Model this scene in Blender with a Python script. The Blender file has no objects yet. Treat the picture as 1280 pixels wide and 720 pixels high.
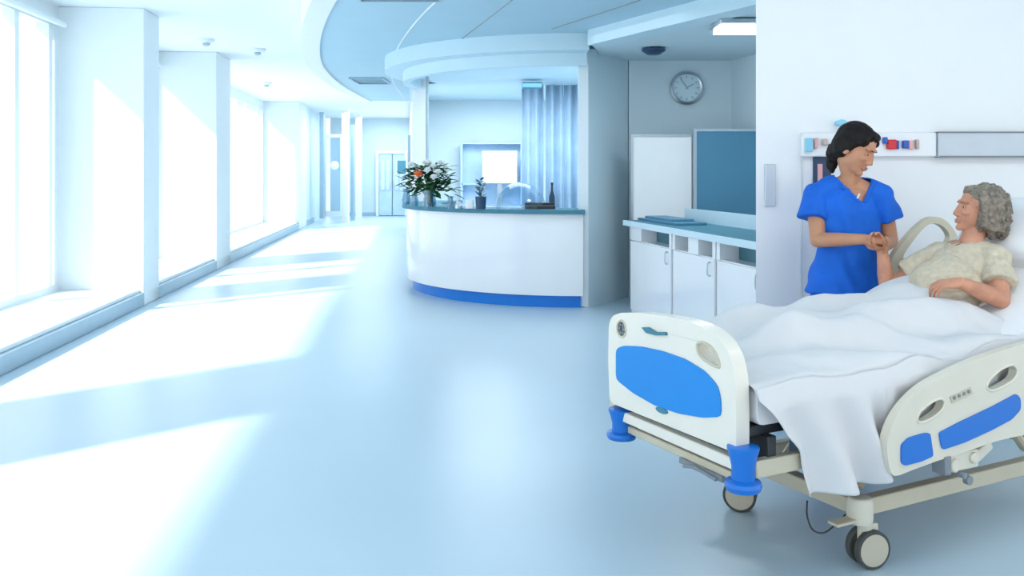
import bpy, bmesh, math, random
from mathutils import Vector as V3, Matrix, noise
from mathutils.geometry import tessellate_polygon
random.seed(7)
SC = bpy.context.scene
COL = SC.collection
PI = math.pi
FPX, HZ, EYE = 1100.0, 215.0, 1.52

# ------------------------------------------------------------------ camera
cam = bpy.data.objects.new('camera', bpy.data.cameras.new('camera')); COL.objects.link(cam)
cam.location = (0, 0, EYE); cam.rotation_euler = (PI/2, 0, 0)
cam.data.sensor_width = 36; cam.data.lens = FPX/1280*36
cam.data.shift_y = -(360-HZ)/1280
cam.data.clip_start = .05; cam.data.clip_end = 200
SC.camera = cam

# ------------------------------------------------------------------ coordinates
def P(px, py, d):                       # point at distance d seen at that place
    return V3(((px-640)/FPX*d, d, EYE-(py-HZ)/FPX*d))
U = V3((-.1085, .9941, 0)); Vv = V3((.9941, .1085, 0))
def K(u, v, z=0): return U*u + Vv*v + V3((0, 0, z))      # corridor frame
def Kpx(px, v):                          # u of the point at corridor offset v seen in column px
    r = (px-640)/FPX
    return (r*Vv.y*v - Vv.x*v)/(U.x - r*U.y)
O = V3((.6015, 3.39, 0)); L = V3((.888, .46, 0)); W = V3((-.46, .888, 0))
def B(s, w, z): return O + L*s + W*w + V3((0, 0, z))     # bed frame: s from foot, w to the far side
def Bside(px, py, w):                    # (s, z) on a plane of constant w
    r = (px-640)/FPX; oy = O.y+w*W.y; ox = O.x+w*W.x
    s = (r*oy-ox)/(L.x-r*L.y); d = oy+s*L.y
    return s, EYE-(py-HZ)*d/FPX
def Bfoot(px, py, s=0):                  # (w, z) on a plane of constant s
    r = (px-640)/FPX; oy = O.y+s*L.y; ox = O.x+s*L.x
    w = (ox-r*oy)/(r*W.y-W.x); d = oy+w*W.y
    return w, EYE-(py-HZ)*d/FPX

# ------------------------------------------------------------------ materials
def mat(name, col, rough=.5, metal=0, spec=.5, var=.03, scale=6, bump=0, bscale=60, emit=0, coat=0, sss=0):
    m = bpy.data.materials.new(name); m.use_nodes = True
    nt = m.node_tree; b = nt.nodes['Principled BSDF']
    tc = nt.nodes.new('ShaderNodeTexCoord'); nz = nt.nodes.new('ShaderNodeTexNoise')
    nz.inputs['Scale'].default_value = scale; nz.inputs['Detail'].default_value = 4
    nt.links.new(tc.outputs['Object'], nz.inputs['Vector'])
    cr = nt.nodes.new('ShaderNodeValToRGB')
    c = V3(col)
    cr.color_ramp.elements[0].position = .3; cr.color_ramp.elements[1].position = .7
    cr.color_ramp.elements[0].color = (*[max(0, x*(1-var)) for x in c], 1)
    cr.color_ramp.elements[1].color = (*[min(1, x*(1+var)) for x in c], 1)
    nt.links.new(nz.outputs['Fac'], cr.inputs['Fac'])
    nt.links.new(cr.outputs['Color'], b.inputs['Base Color'])
    b.inputs['Roughness'].default_value = rough; b.inputs['Metallic'].default_value = metal
    b.inputs['Specular IOR Level'].default_value = spec
    b.inputs['Coat Weight'].default_value = coat
    if sss:
        b.inputs['Subsurface Weight'].default_value = sss
        b.inputs['Subsurface Radius'].default_value = (.02, .008, .004)
        b.inputs['Subsurface Scale'].default_value = .5
    if emit:
        b.inputs['Emission Color'].default_value = (*col, 1); b.inputs['Emission Strength'].default_value = emit
    if bump:
        n2 = nt.nodes.new('ShaderNodeTexNoise'); n2.inputs['Scale'].default_value = bscale; n2.inputs['Detail'].default_value = 3
        nt.links.new(tc.outputs['Object'], n2.inputs['Vector'])
        bp = nt.nodes.new('ShaderNodeBump'); bp.inputs['Strength'].default_value = bump; bp.inputs['Distance'].default_value = .01
        nt.links.new(n2.outputs['Fac'], bp.inputs['Height']); nt.links.new(bp.outputs['Normal'], b.inputs['Normal'])
    return m
def glass_mat(name, tint=(.93, .97, 1), refl=.08):
    m = bpy.data.materials.new(name); m.use_nodes = True; nt = m.node_tree
    nt.nodes.remove(nt.nodes['Principled BSDF']); out = nt.nodes['Material Output']
    t = nt.nodes.new('ShaderNodeBsdfTransparent'); t.inputs['Color'].default_value = (*tint, 1)
    g = nt.nodes.new('ShaderNodeBsdfGlossy'); g.inputs['Roughness'].default_value = .03
    lw = nt.nodes.new('ShaderNodeLayerWeight'); lw.inputs['Blend'].default_value = refl
    mx = nt.nodes.new('ShaderNodeMixShader')
    pw = nt.nodes.new('ShaderNodeMath'); pw.operation = 'POWER'; pw.inputs[1].default_value = 4; lw.inputs['Blend'].default_value = .5
    ml = nt.nodes.new('ShaderNodeMath'); ml.operation = 'MULTIPLY_ADD'; ml.inputs[1].default_value = .5; ml.inputs[2].default_value = refl*.4
    nt.links.new(lw.outputs['Facing'], pw.inputs[0]); nt.links.new(pw.outputs[0], ml.inputs[0])
    nt.links.new(ml.outputs[0], mx.inputs['Fac']); nt.links.new(t.outputs[0], mx.inputs[1]); nt.links.new(g.outputs[0], mx.inputs[2])
    nt.links.new(mx.outputs[0], out.inputs['Surface'])
    return m
M = dict(
    floor=mat('pale blue polished vinyl', (.51, .66, .76), .32, var=.02, scale=.8, spec=.6, bump=.01, bscale=1.2),
    white=mat('white wall paint', (.92, .93, .94), .6, bump=.02, bscale=120, var=.008),
    pier=mat('pier plaster', (.82, .89, .92), .6, bump=.02, bscale=120, var=.01),
    ceil=mat('white ceiling paint', (.86, .91, .94), .7, var=.01),
    tintceil=mat('ceiling board with blue light tint', (.47, .67, .78), .6, var=.02, scale=2),  # blue cast of the low light put into the board colour
    rim=mat('fascia with blue light tint', (.64, .82, .91), .5, var=.01),  # fascia tinted blue to carry the cool interior light
    bwall=mat('wall with blue light tint', (.66, .81, .88), .6, var=.02, scale=1.5),  # bluish light of the interior put into the wall colour
    bwall2=mat('wall with grey blue light tint', (.66, .79, .85), .6, var=.02, scale=1.5),  # same interior light cast put into a greyer wall colour
    plinth=mat('grey blue plinth', (.36, .50, .60), .35, var=.03),
    frame=mat('white window frame', (.80, .87, .91), .35, var=.01),
    gframe=mat('grey window gasket', (.42, .52, .58), .4),
    glass=glass_mat('window glass', (.98, .99, 1)),
    cwhite=mat('glossy white laminate', (.90, .92, .95), .2, var=.006, coat=.3),
    blue=mat('blue kick band', (.0, .22, .78), .3),
    teal=mat('teal counter top', (.08, .24, .32), .6, spec=.2, var=.04),
    bluepanel=mat('mid blue panel', (.08, .25, .38), .45, var=.04, scale=2),
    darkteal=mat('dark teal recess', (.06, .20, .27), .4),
    steel=mat('brushed steel', (.62, .66, .69), .3, metal=.9),
    dark=mat('black plastic', (.02, .025, .03), .4),
    navy=mat('dark blue plastic', (.02, .06, .13), .4),
    curtain=mat('pale blue curtain cloth', (.52, .70, .88), .8, var=.08, scale=4),
    lamp=mat('lit lamp diffuser', (.95, .98, 1), .5, emit=1.0),
    screen=mat('bright lit screen', (.85, .95, 1), .3, emit=1.0),
    cream=mat('cream moulded plastic', (.74, .70, .59), .32, var=.02, coat=.2),
    creamf=mat('ivory footboard plastic', (.84, .80, .71), .32, var=.015, coat=.2),
    beige=mat('beige painted steel', (.60, .55, .42), .38, var=.03),
    bedblue=mat('bright blue plastic', (.0, .16, .62), .4, var=.02, coat=.2),
    bedblue2=mat('blue panel decal', (.0, .25, .72), .45, var=.02),
    sheet=mat('white cotton sheet', (.70, .70, .715), .85, bump=.15, bscale=350, var=.01),
    matt=mat('white mattress ticking', (.88, .88, .90), .8, bump=.1, bscale=200, var=.01),
    scrub=mat('royal blue scrub cloth', (.0, .13, .66), .75, var=.10, scale=9, bump=.15, bscale=260),
    gown=mat('beige hospital gown cloth', (.62, .54, .41), .85, var=.10, scale=40, bump=.2, bscale=200),
    skinN=mat('warm brown skin', (.56, .265, .15), .5, var=.05, scale=14, sss=.08),
    skinP=mat('aged pink skin', (.58, .27, .17), .5, var=.14, scale=18, sss=.08, bump=.12, bscale=90),
    lipN=mat('rose lips', (.42, .12, .10), .4), lipP=mat('pale rose lips', (.48, .18, .15), .45),
    hairN=mat('black brown hair', (.012, .009, .008), (.6), spec=.2, var=.3, scale=40, bump=.3, bscale=90),
    hairP=mat('wavy grey hair', (.22, .185, .145), .6, var=.45, scale=45, bump=.5, bscale=90),
    eyew=mat('eye white', (.8, .8, .78), .2), iris=mat('dark brown iris', (.03, .015, .01), .15),
    red=mat('red outlet cap', (.75, .03, .04), .4), obl=mat('blue outlet cap', (.03, .12, .5), .4),
    pink=mat('pink outlet cap', (.85, .45, .45), .4), tan=mat('tan outlet cap', (.6, .5, .42), .4), lblue=mat('light blue box', (.30, .68, .85), .4),
    railgrey=mat('pale grey rail', (.62, .67, .73), .4), linegrey=mat('grey edge profile', (.22, .25, .28), .4),
    rubber=mat('grey black tyre', (.06, .065, .06), .6), hub=mat('warm grey wheel disc', (.54, .50, .40), .4, var=.04),
    leaf=mat('deep green leaf', (.015, .085, .02), .7, spec=.15, var=.5, scale=30), stem=mat('green stem', (.05, .18, .05), .5),
    petal=mat('white petal', (.85, .88, .86), .6), orange=mat('orange petal', (.85, .16, .04), .6),
    vase=glass_mat('clear vase glass', (.62, .78, .85), .3), acrylic=glass_mat('clear acrylic', (.80, .90, .96), .25),
    shoe=mat('white clog', (.8, .8, .8), .4),
)

# ------------------------------------------------------------------ object helpers
def mk(name, bm, m, parent=None, smooth=True, bevel=0, seg=2, label=None, cat=None, group=None, kind=None, sub=0, angle=.6):
    me = bpy.data.meshes.new(name)
    bmesh.ops.recalc_face_normals(bm, faces=bm.faces[:])
    bm.to_mesh(me); bm.free()
    o = bpy.data.objects.new(name, me); COL.objects.link(o)
    me.materials.append(m)
    if bevel:
        b = o.modifiers.new('b', 'BEVEL'); b.width = bevel; b.segments = seg; b.limit_method = 'ANGLE'; b.angle_limit = .6
    if sub:
        s = o.modifiers.new('s', 'SUBSURF'); s.levels = sub; s.render_levels = sub
    if smooth:
        me.polygons.foreach_set('use_smooth', [True]*len(me.polygons))
        if not sub:
            for e in me.edges: pass
            try: me.set_sharp_from_angle(angle=angle)
            except Exception: pass
    tag(o, label, cat, group, kind)
    if parent: attach(o, parent)
    return o
def attach(o, parent):
    o.parent = parent
    o.matrix_parent_inverse = Matrix.LocRotScale(parent.location, parent.rotation_euler, parent.scale).inverted()
def tag(o, label=None, cat=None, group=None, kind=None):
    if label: o['label'] = label
    if cat: o['category'] = cat
    if group: o['group'] = group
    if kind: o['kind'] = kind
def thing(name, loc, label=None, cat=None, group=None, kind=None):
    o = bpy.data.objects.new(name, None); COL.objects.link(o); o.location = loc; o.empty_display_size = .1
    tag(o, label, cat, group, kind); return o
def bmn(): return bmesh.new()
def frame_of(ax):
    ax = ax.normalized(); t = V3((0, 0, 1)) if abs(ax.z) < .95 else V3((1, 0, 0))
    a = ax.cross(t).normalized(); return a, ax.cross(a).normalized()
def box(bm, c, ex, ey, ez, hx, hy, hz):     # centre, axes, half sizes
    vs = [bm.verts.new(c + ex*(sx*hx) + ey*(sy*hy) + ez*(sz*hz)) for sz in (-1, 1) for sy in (-1, 1) for sx in (-1, 1)]
    for f in ((0, 1, 3, 2), (4, 6, 7, 5), (0, 4, 5, 1), (2, 3, 7, 6), (0, 2, 6, 4), (1, 5, 7, 3)):
        bm.faces.new([vs[i] for i in f])
X_, Y_, Z_ = V3((1, 0, 0)), V3((0, 1, 0)), V3((0, 0, 1))
def abox(bm, x0, x1, y0, y1, z0, z1):
    box(bm, V3(((x0+x1)/2, (y0+y1)/2, (z0+z1)/2)), X_, Y_, Z_, abs(x1-x0)/2, abs(y1-y0)/2, abs(z1-z0)/2)
def kbox(bm, u0, u1, v0, v1, z0, z1):
    box(bm, K((u0+u1)/2, (v0+v1)/2, (z0+z1)/2), Vv, U, Z_, abs(v1-v0)/2, abs(u1-u0)/2, abs(z1-z0)/2)
def bbox(bm, s0, s1, w0, w1, z0, z1):
    box(bm, B((s0+s1)/2, (w0+w1)/2, (z0+z1)/2), L, W, Z_, abs(s1-s0)/2, abs(w1-w0)/2, abs(z1-z0)/2)
def prism(bm, pts, z0, z1):                 # plan polygon (V3/tuple), extruded vertically
    lo = [bm.verts.new((p[0], p[1], z0)) for p in pts]; hi = [bm.verts.new((p[0], p[1], z1)) for p in pts]
    n = len(pts)
    for t in tessellate_polygon([[V3((p[0], p[1], 0)) for p in pts]]):
        bm.faces.new([lo[i] for i in t]); bm.faces.new([hi[i] for i in t])
    for i in range(n): bm.faces.new((lo[i], lo[(i+1) % n], hi[(i+1) % n], hi[i]))
def plate(bm, outline, holes, fn, t0, t1):  # 2D outline (+holes) mapped by fn(a,b,t)
    loops = [outline]+list(holes); flat = [p for l in loops for p in l]
    A = [bm.verts.new(fn(a, b, t0)) for a, b in flat]; C = [bm.verts.new(fn(a, b, t1)) for a, b in flat]
    for t in tessellate_polygon([[V3((a, b, 0)) for a, b in l] for l in loops]):
        try: bm.faces.new([A[i] for i in t]); bm.faces.new([C[i] for i in t])
        except ValueError: pass
    k = 0
    for l in loops:
        n = len(l)
        for i in range(n):
            j = (i+1) % n; bm.faces.new((A[k+i], A[k+j], C[k+j], C[k+i]))
        k += n
def smooth_loop(pts, n=4, it=1):            # Catmull-Rom closed
    out = []; m = len(pts)
    for i in range(m):
        p0, p1, p2, p3 = pts[(i-1) % m], pts[i], pts[(i+1) % m], pts[(i+2) % m]
        for k in range(n):
            t = k/n
            out.append(tuple(.5*((2*p1[c])+(-p0[c]+p2[c])*t+(2*p0[c]-5*p1[c]+4*p2[c]-p3[c])*t*t+(-p0[c]+3*p1[c]-3*p2[c]+p3[c])*t**3) for c in (0, 1)))
    return out
def round_loop(pts, r, n=4):                # chaikin-style corner rounding with set radius
    out = []; m = len(pts)
    for i in range(m):
        a, p, c = V3((*pts[i-1], 0)), V3((*pts[i], 0)), V3((*pts[(i+1) % m], 0))
        d1 = (a-p); d2 = (c-p); q = min(r, d1.length*.45, d2.length*.45)
        s, e = p+d1.normalized()*q, p+d2.normalized()*q
        for k in range(n+1):
            t = k/n; x = s*(1-t)**2+p*2*t*(1-t)+e*t*t; out.append((x.x, x.y))
    return out
def circ(cx, cy, rx, ry=None, n=20): return [(cx+rx*math.cos(2*PI*i/n), cy+(ry or rx)*math.sin(2*PI*i/n)) for i in range(n)]
def cyl(bm, p0, p1, r0, r1=None, n=20, cap=True):
    r1 = r0 if r1 is None else r1; a, b = frame_of(p1-p0)
    q = [[bm.verts.new(p+a*(r*math.cos(2*PI*i/n))+b*(r*math.sin(2*PI*i/n))) for i in range(n)] for p, r in ((p0, r0), (p1, r1))]
    for i in range(n): bm.faces.new((q[0][i], q[0][(i+1) % n], q[1][(i+1) % n], q[1][i]))
    if cap: bm.faces.new(q[0]); bm.faces.new(q[1])
def tube(bm, pts, r, n=10, closed=False):
    m = len(pts); rings = []
    up = None
    for i, p in enumerate(pts):
        if closed: d = pts[(i+1) % m]-pts[i-1]
        else: d = pts[min(i+1, m-1)]-pts[max(i-1, 0)]
        d = d.normalized()
        if up is None: a, b = frame_of(d)
        else:
            a = (up - d*up.dot(d)).normalized(); b = d.cross(a)
        up = a; rr = r[i] if isinstance(r, (list, tuple)) else r
        rings.append([bm.verts.new(p+a*(rr*math.cos(2*PI*k/n))+b*(rr*math.sin(2*PI*k/n))) for k in range(n)])
    for i in range(m if closed else m-1):
        q, s = rings[i], rings[(i+1) % m]
        for k in range(n): bm.faces.new((q[k], q[(k+1) % n], s[(k+1) % n], s[k]))
    if not closed: bm.faces.new(rings[0]); bm.faces.new(rings[-1])
def curve(pts, n=6):                        # open Catmull-Rom through V3
    out = []; m = len(pts)
    for i in range(m-1):
        p0, p1, p2, p3 = pts[max(i-1, 0)], pts[i], pts[i+1], pts[min(i+2, m-1)]
        for k in range(n):
            t = k/n; out.append(.5*((2*p1)+(p2-p0)*t+(2*p0-5*p1+4*p2-p3)*t*t+(3*p1-p0-3*p2+p3)*t**3))
    out.append(pts[-1].copy()); return out
def lathe(bm, c, prof, n=24, axis=None, close=True):   # prof [(r,h)]
    ax = axis or Z_; a, b = (X_, Y_) if axis is None else frame_of(ax)
    rings = [[bm.verts.new(c+ax*h+a*(r*math.cos(2*PI*i/n))+b*(r*math.sin(2*PI*i/n))) for i in range(n)] for r, h in prof]
    for q, s in zip(rings, rings[1:]):
        for i in range(n): bm.faces.new((q[i], q[(i+1) % n], s[(i+1) % n], s[i]))
    if close: bm.faces.new(rings[0]); bm.faces.new(rings[-1])
def ell(bm, c, r, R=None, seg=20, rings=12):
    mtx = Matrix.Translation(c) @ (R.to_4x4() if R else Matrix.Identity(4)) @ Matrix.Diagonal((*r, 1))
    rows = []
    for j in range(1, rings):
        t = PI*j/rings; z, q = math.cos(t), math.sin(t)
        rows.append([bm.verts.new(mtx @ V3((q*math.cos(2*PI*i/seg), q*math.sin(2*PI*i/seg), z))) for i in range(seg)])
    tp, bt = bm.verts.new(mtx @ Z_), bm.verts.new(mtx @ -Z_)
    for i in range(seg):
        k = (i+1) % seg
        bm.faces.new((tp, rows[0][i], rows[0][k])); bm.faces.new((bt, rows[-1][k], rows[-1][i]))
        for p, n in zip(rows, rows[1:]): bm.faces.new((p[i], n[i], n[k], p[k]))
def cap(bm, p0, r0, p1, r1, n=16):          # tapered capsule
    ell(bm, p0, (r0,)*3, seg=n, rings=8); ell(bm, p1, (r1,)*3, seg=n, rings=8)
    if (p1-p0).length > 1e-4: cyl(bm, p0, p1, r0, r1, n)
def loft(bm, secs, n=32):                   # [(centre, rx, ry)] stacked horizontal ellipses
    rings = [[bm.verts.new(c+V3((rx*math.cos(2*PI*i/n), ry*math.sin(2*PI*i/n), 0))) for i in range(n)] for c, rx, ry in secs]
    for q, s in zip(rings, rings[1:]):
        for i in range(n): bm.faces.new((q[i], q[(i+1) % n], s[(i+1) % n], s[i]))
    bm.faces.new(rings[0]); bm.faces.new(rings[-1])
def limb(bm, pts, rs, n=16):
    for i in range(len(pts)-1): cap(bm, pts[i], rs[i], pts[i+1], rs[i+1], n)
def blob(name, bm, m, parent, voxel=.006, smooth=4, label=None, post=None, disp=None):
    me = bpy.data.meshes.new(name+'_src'); bm.to_mesh(me); bm.free()
    t = bpy.data.objects.new('tmp', me); COL.objects.link(t)
    r = t.modifiers.new('r', 'REMESH'); r.mode = 'VOXEL'; r.voxel_size = voxel
    if smooth:
        s = t.modifiers.new('s', 'SMOOTH'); s.iterations = smooth; s.factor = .5
    dg = bpy.context.evaluated_depsgraph_get(); dg.update()
    me2 = bpy.data.meshes.new_from_object(t.evaluated_get(dg))
    bpy.data.objects.remove(t); bpy.data.meshes.remove(me)
    b2 = bmn(); b2.from_mesh(me2); bpy.data.meshes.remove(me2)
    if disp:
        b2.normal_update()
        for v in b2.verts: v.co += v.normal*disp(v.co)
    if post: post(b2)
    o = mk(name, b2, m, parent, label=label, angle=3.0)
    return o

# =================================================================== THE SETTING
CZ, LZ = 3.38, 3.02        # main ceiling, lowered ceiling over reception
bm = bmn(); prism(bm, [(-14, -5), (9, -5), (9, 34), (-14, 34)], -.12, 0)
mk('floor', bm, M['floor'], kind='structure', smooth=False)
bm = bmn(); prism(bm, [K(-6, -4.25), K(-6, 9), K(36, 12), K(36, -4.25)], CZ, CZ+.15)
mk('ceiling', bm, M['ceil'], kind='structure', smooth=False)

# lowered curved ceiling over the reception and its white rim
arc = [V3((p[0], p[1], 0)) for p in ((.9, 2.0), (-.3, 4.2), (-1.25, 6.3), (-1.86, 8.0), (-2.45, 10.2), (-2.9, 12.6), (-3.12, 15.4), (-3.14, 18.7))]
arc = curve(arc, 8)
cent = V3((5, 13, 0))
def inset(p, t): d = (cent-p); d.z = 0; return p + d.normalized()*t
bm = bmn(); prism(bm, [inset(p, .22) for p in arc]+[V3((8.5, 18.7, 0)), V3((8.5, 2, 0))], LZ, CZ-.01)
low = mk('ceiling', bm, M['tintceil'], kind='structure', smooth=False)
bm = bmn(); prism(bm, arc+[inset(p, .22) for p in reversed(arc)], LZ-.03, CZ-.01)
mk('trim_1', bm, M['white'], kind='structure')
# thin joint lines of the board ceiling
bm = bmn()
sh = [inset(p, 1.15) for p in arc[8:]]
tube(bm, [p+V3((0, 0, LZ)) for p in sh], .008, 6)
mk('trim_2', bm, M['white'], kind='structure')
for i, (a, b) in enumerate((((565, 58), (640, 0)), ((690, 36), (800, 0)))):
    bm = bmn(); da = (LZ-EYE)*FPX/(HZ-a[1]); db = (LZ-EYE)*FPX/(HZ-b[1])
    tube(bm, [P(*a, da), P(*b, db)], .008, 6); mk('trim_%d' % (3+i), bm, M['linegrey'], kind='structure')

# reception canopy (curved fascia) -----------------------------------------
CC = V3((.79, 11.99, 0))
def arcpts(r, a0, a1, n=40): return [CC+V3((r*math.cos(math.radians(a0+(a1-a0)*i/n)), r*math.sin(math.radians(a0+(a1-a0)*i/n)), 0)) for i in range(n+1)]
bm = bmn(); prism(bm, arcpts(2.50, 271, 150)+arcpts(2.2, 150, 271), 2.84, LZ+.02)
mk('trim_5', bm, M['rim'], kind='structure')
bm = bmn(); prism(bm, arcpts(2.26, 271, 165)+arcpts(2.16, 165, 271), 2.70, 2.87)
mk('trim_6', bm, M['rim'], kind='structure')
# straight beam over the alcove
a, b = V3((.80, 9.3, 0)), V3((2.25, 6.45, 0)); n = V3(((b-a).y, -(b-a).x, 0)).normalized()*-1
if n.x < 0: n = -n
bm = bmn(); prism(bm, [a, b, b+n*.25, a+n*.25], 2.86, LZ+.02)
mk('trim_7', bm, M['rim'], kind='structure')
# alcove ceiling
bm = bmn(); prism(bm, [(.86, 9.42), (2.3, 6.5), (5, 6.5), (5, 11), (1.2, 11)], 2.875, 2.93)
mk('ceiling', bm, M['bwall2'], kind='structure', smooth=False)
# reception inner ceiling
bm = bmn(); prism(bm, [inset(p, 0) for p in arcpts(2.17, 270, 165)]+[V3((-1.48, 12.6, 0)), V3((-1.9, 16.4, 0)), V3((1.75, 16.4, 0)), V3((.95, 9.9, 0))], 2.84, 2.9)
mk('ceiling', bm, M['rim'], kind='structure', smooth=False)
# reception column, side wall and back wall
bm = bmn(); prism(bm, [(.745, 9.90), (.86, 9.88), (.93, 10.1), (.79, 10.15)], 0, 2.95)
mk('trim_8', bm, M['frame'], kind='structure', bevel=.01)
bm = bmn(); prism(bm, [(.86, 9.885), (1.41, 10.7), (1.41, 10.84), (1.3, 10.85), (.86, 10.0)], 0, 2.99)
mk('wall_side', bm, M['bwall'], kind='structure', smooth=False)
bm = bmn(); prism(bm, [(1.42, 10.7), (2.67, 10.7), (2.67, 10.85), (1.42, 10.85)], 0, 2.9)
mk('wall_alcove', bm, M['bwall2'], kind='structure', smooth=False)
bm = bmn(); prism(bm, [(2.67, 10.85), (2.67, 10.69), (3.3, 8.0), (3.3, 5.4), (3.45, 5.4), (3.45, 8.05)], 0, 2.9)
mk('wall_alcove_right', bm, M['bwall2'], kind='structure', smooth=False)
bm = bmn(); prism(bm, [(-1.65, 16.2), (1.9, 16.2), (1.9, 16.35), (-1.65, 16.35)], 0, 2.9)
mk('wall_reception', bm, M['bwall2'], kind='structure', smooth=False)
bm = bmn(); prism(bm, [(-1.42, 12.6), (-1.21, 12.6), (-1.66, 16.4), (-3.35, 30.5), (-3.55, 30.5), (-1.86, 16.4)], 0, 3.2)
mk('wall_corridor', bm, M['white'], kind='structure', smooth=False)
bm = bmn(); prism(bm, [(.93, 10.16), (1.03, 10.16), (1.85, 16.2), (1.75, 16.2)], 0, 2.9)
mk('wall_reception_right', bm, M['bwall'], kind='structure', smooth=False)
# slim post at the left end of the opening
bm = bmn(); cyl(bm, P(534, 215, 12.1)*1-Z_*.5, P(534, 215, 12.1)+Z_*1.42, .022)
mk('trim_9', bm, M['gframe'], kind='structure')

# end wall of the corridor
bm = bmn(); prism(bm, [(-6.3, 30.5), (-3.2, 30.5), (-3.2, 30.7), (-6.3, 30.7)], 0, CZ)
mk('wall_end', bm, M['bwall2'], kind='structure', smooth=False)
bm = bmn(); abox(bm, -6.2, -3.3, 30.42, 30.5, 0, .12); mk('baseboard_end', bm, M['plinth'], kind='structure', smooth=False)
dr = thing('door_1', P(490, 270, 30.4), kind='structure')
for q, (x0, x1) in enumerate(((474, 490), (491, 507))):
    xa, xb = P(x0, 0, 30.4).x, P(x1, 0, 30.4).x
    bm = bmn(); abox(bm, xa, xb, 30.36, 30.42, .02, 2.15); lf = mk('door_leaf', bm, M['curtain'], dr, bevel=.01)
    for k in range(2):
        c = xa+(xb-xa)*(.3+.4*k)
        bm = bmn(); abox(bm, c-.05, c+.05, 30.33, 30.36, .9, 1.95); mk('vision_panel', bm, M['bwall2'], lf)
    bm = bmn(); hx = xb-.05 if q == 0 else xa+.05
    cyl(bm, V3((hx, 30.30, .95)), V3((hx, 30.30, 1.15)), .015); mk('handle', bm, M['steel'], lf)
bm = bmn()
for x in (472, 508): xx = P(x, 0, 30.4).x; abox(bm, xx-.05, xx+.05, 30.32, 30.45, 0, 2.15)
abox(bm, P(472, 0, 30.4).x-.05, P(508, 0, 30.4).x+.05, 30.32, 30.45, 2.15, 2.25); mk('door_frame', bm, M['frame'], dr, smooth=False)
bm = bmn(); c = P(502, 209, 29); box(bm, c, X_, Y_, Z_, .14, .02, .22)
mk('wall_sign', bm, M['teal'], bevel=.01, label='small teal notice board on the wall at the far end of the corridor', cat='sign')
# dark door frame on the corridor right wall
bm = bmn(); c = P(515, 200, 24); abox(bm, c.x-.04, c.x+.06, 23.4, 24.4, 0, 2.5); mk('door_2', bm, M['plinth'], kind='structure', smooth=False)

# window side: plinth, piers, header --------------------------------------
VP_, VW = -3.067, -4.05
bm = bmn(); kbox(bm, -6, 27.2, VW-.2, VP_, 0, .15); mk('baseboard_left', bm, M['plinth'], kind='structure', bevel=.01)
bm = bmn(); kbox(bm, -6, 27.2, VW-.2, VP_-.05, .15, .19); mk('trim_10', bm, M['frame'], kind='structure', bevel=.005)
PIERS = [(4.1, 5.0), (Kpx(180, VP_), Kpx(199, VP_)), (Kpx(271, VP_), Kpx(288, VP_)), (Kpx(374, VP_), Kpx(383, VP_))]  # first pier is out of view, placed for its shadow streaks on the floor
for i, (u0, u1) in enumerate(PIERS):
    bm = bmn(); kbox(bm, u0, u1, VW-.2, VP_, .0, CZ); mk('wall_left', bm, M['pier'], kind='structure', bevel=.01)
bm = bmn(); kbox(bm, -6, 30, VW-.2, VW+.06, 3.22, CZ); mk('wall_left_header', bm, M['pier'], kind='structure', smooth=False)
bm = bmn(); kbox(bm, PIERS[3][1]+.02, 31, VP_-.2, VP_-.03, 0, CZ)
wl = mk('wall_left_far', bm, M['bwall'], kind='structure', smooth=False)
spans = [(-4.5, PIERS[0][0]), (PIERS[0][1], PIERS[1][0]), (PIERS[1][1], PIERS[2][0]), (PIERS[2][1], PIERS[3][0])]
for i, (u0, u1) in enumerate(spans):
    w = thing('window_%d' % (i+1), K((u0+u1)/2, VW, .19), kind='structure')
    bm = bmn()
    kbox(bm, u0, u1, VW-.06, VW+.06, .19, .27); kbox(bm, u0, u1, VW-.06, VW+.06, 3.14, 3.22)
    kbox(bm, u0, u0+.09, VW-.06, VW+.06, .27, 3.14); kbox(bm, u1-.09, u1, VW-.06, VW+.06, .27, 3.14)
    mk('window_frame', bm, M['frame'], w, smooth=False)
    if i == 1: ms = [Kpx(12, VW), Kpx(56, VW)-.02]
    elif i == 3: ms = [Kpx(x, VW) for x in (300, 312, 320)]
    else: ms = [u0+(u1-u0)*.45]
    for mu in ms:
        bm = bmn(); kbox(bm, mu-.05, mu+.05, VW-.07, VW+.07, .27, 3.14); mu_o = mk('mullion', bm, M['frame'], w, smooth=False)
        bm = bmn(); kbox(bm, mu+.05, mu+.075, VW-.05, VW+.05, .27, 3.14); mk('gasket', bm, M['gframe'], mu_o, smooth=False)
    bm = bmn(); kbox(bm, u0+.09, u1-.09, VW-.008, VW+.008, .27, 3.14); mk('pane', bm, M['glass'], w, smooth=False)
# roller blind cassettes at the head of windows
for i, (u0, u1) in enumerate(spans[1:3]):
    bm = bmn(); cyl(bm, K(u0+.1, VW+.16, 3.16), K(u1-.1, VW+.16, 3.16), .035)
    o = mk('blind_roller', bm, M['frame'], label=('rolled up white blind above the nearest tall window', 'rolled up white blind above window between first and second pier')[i], cat='blind')

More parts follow.
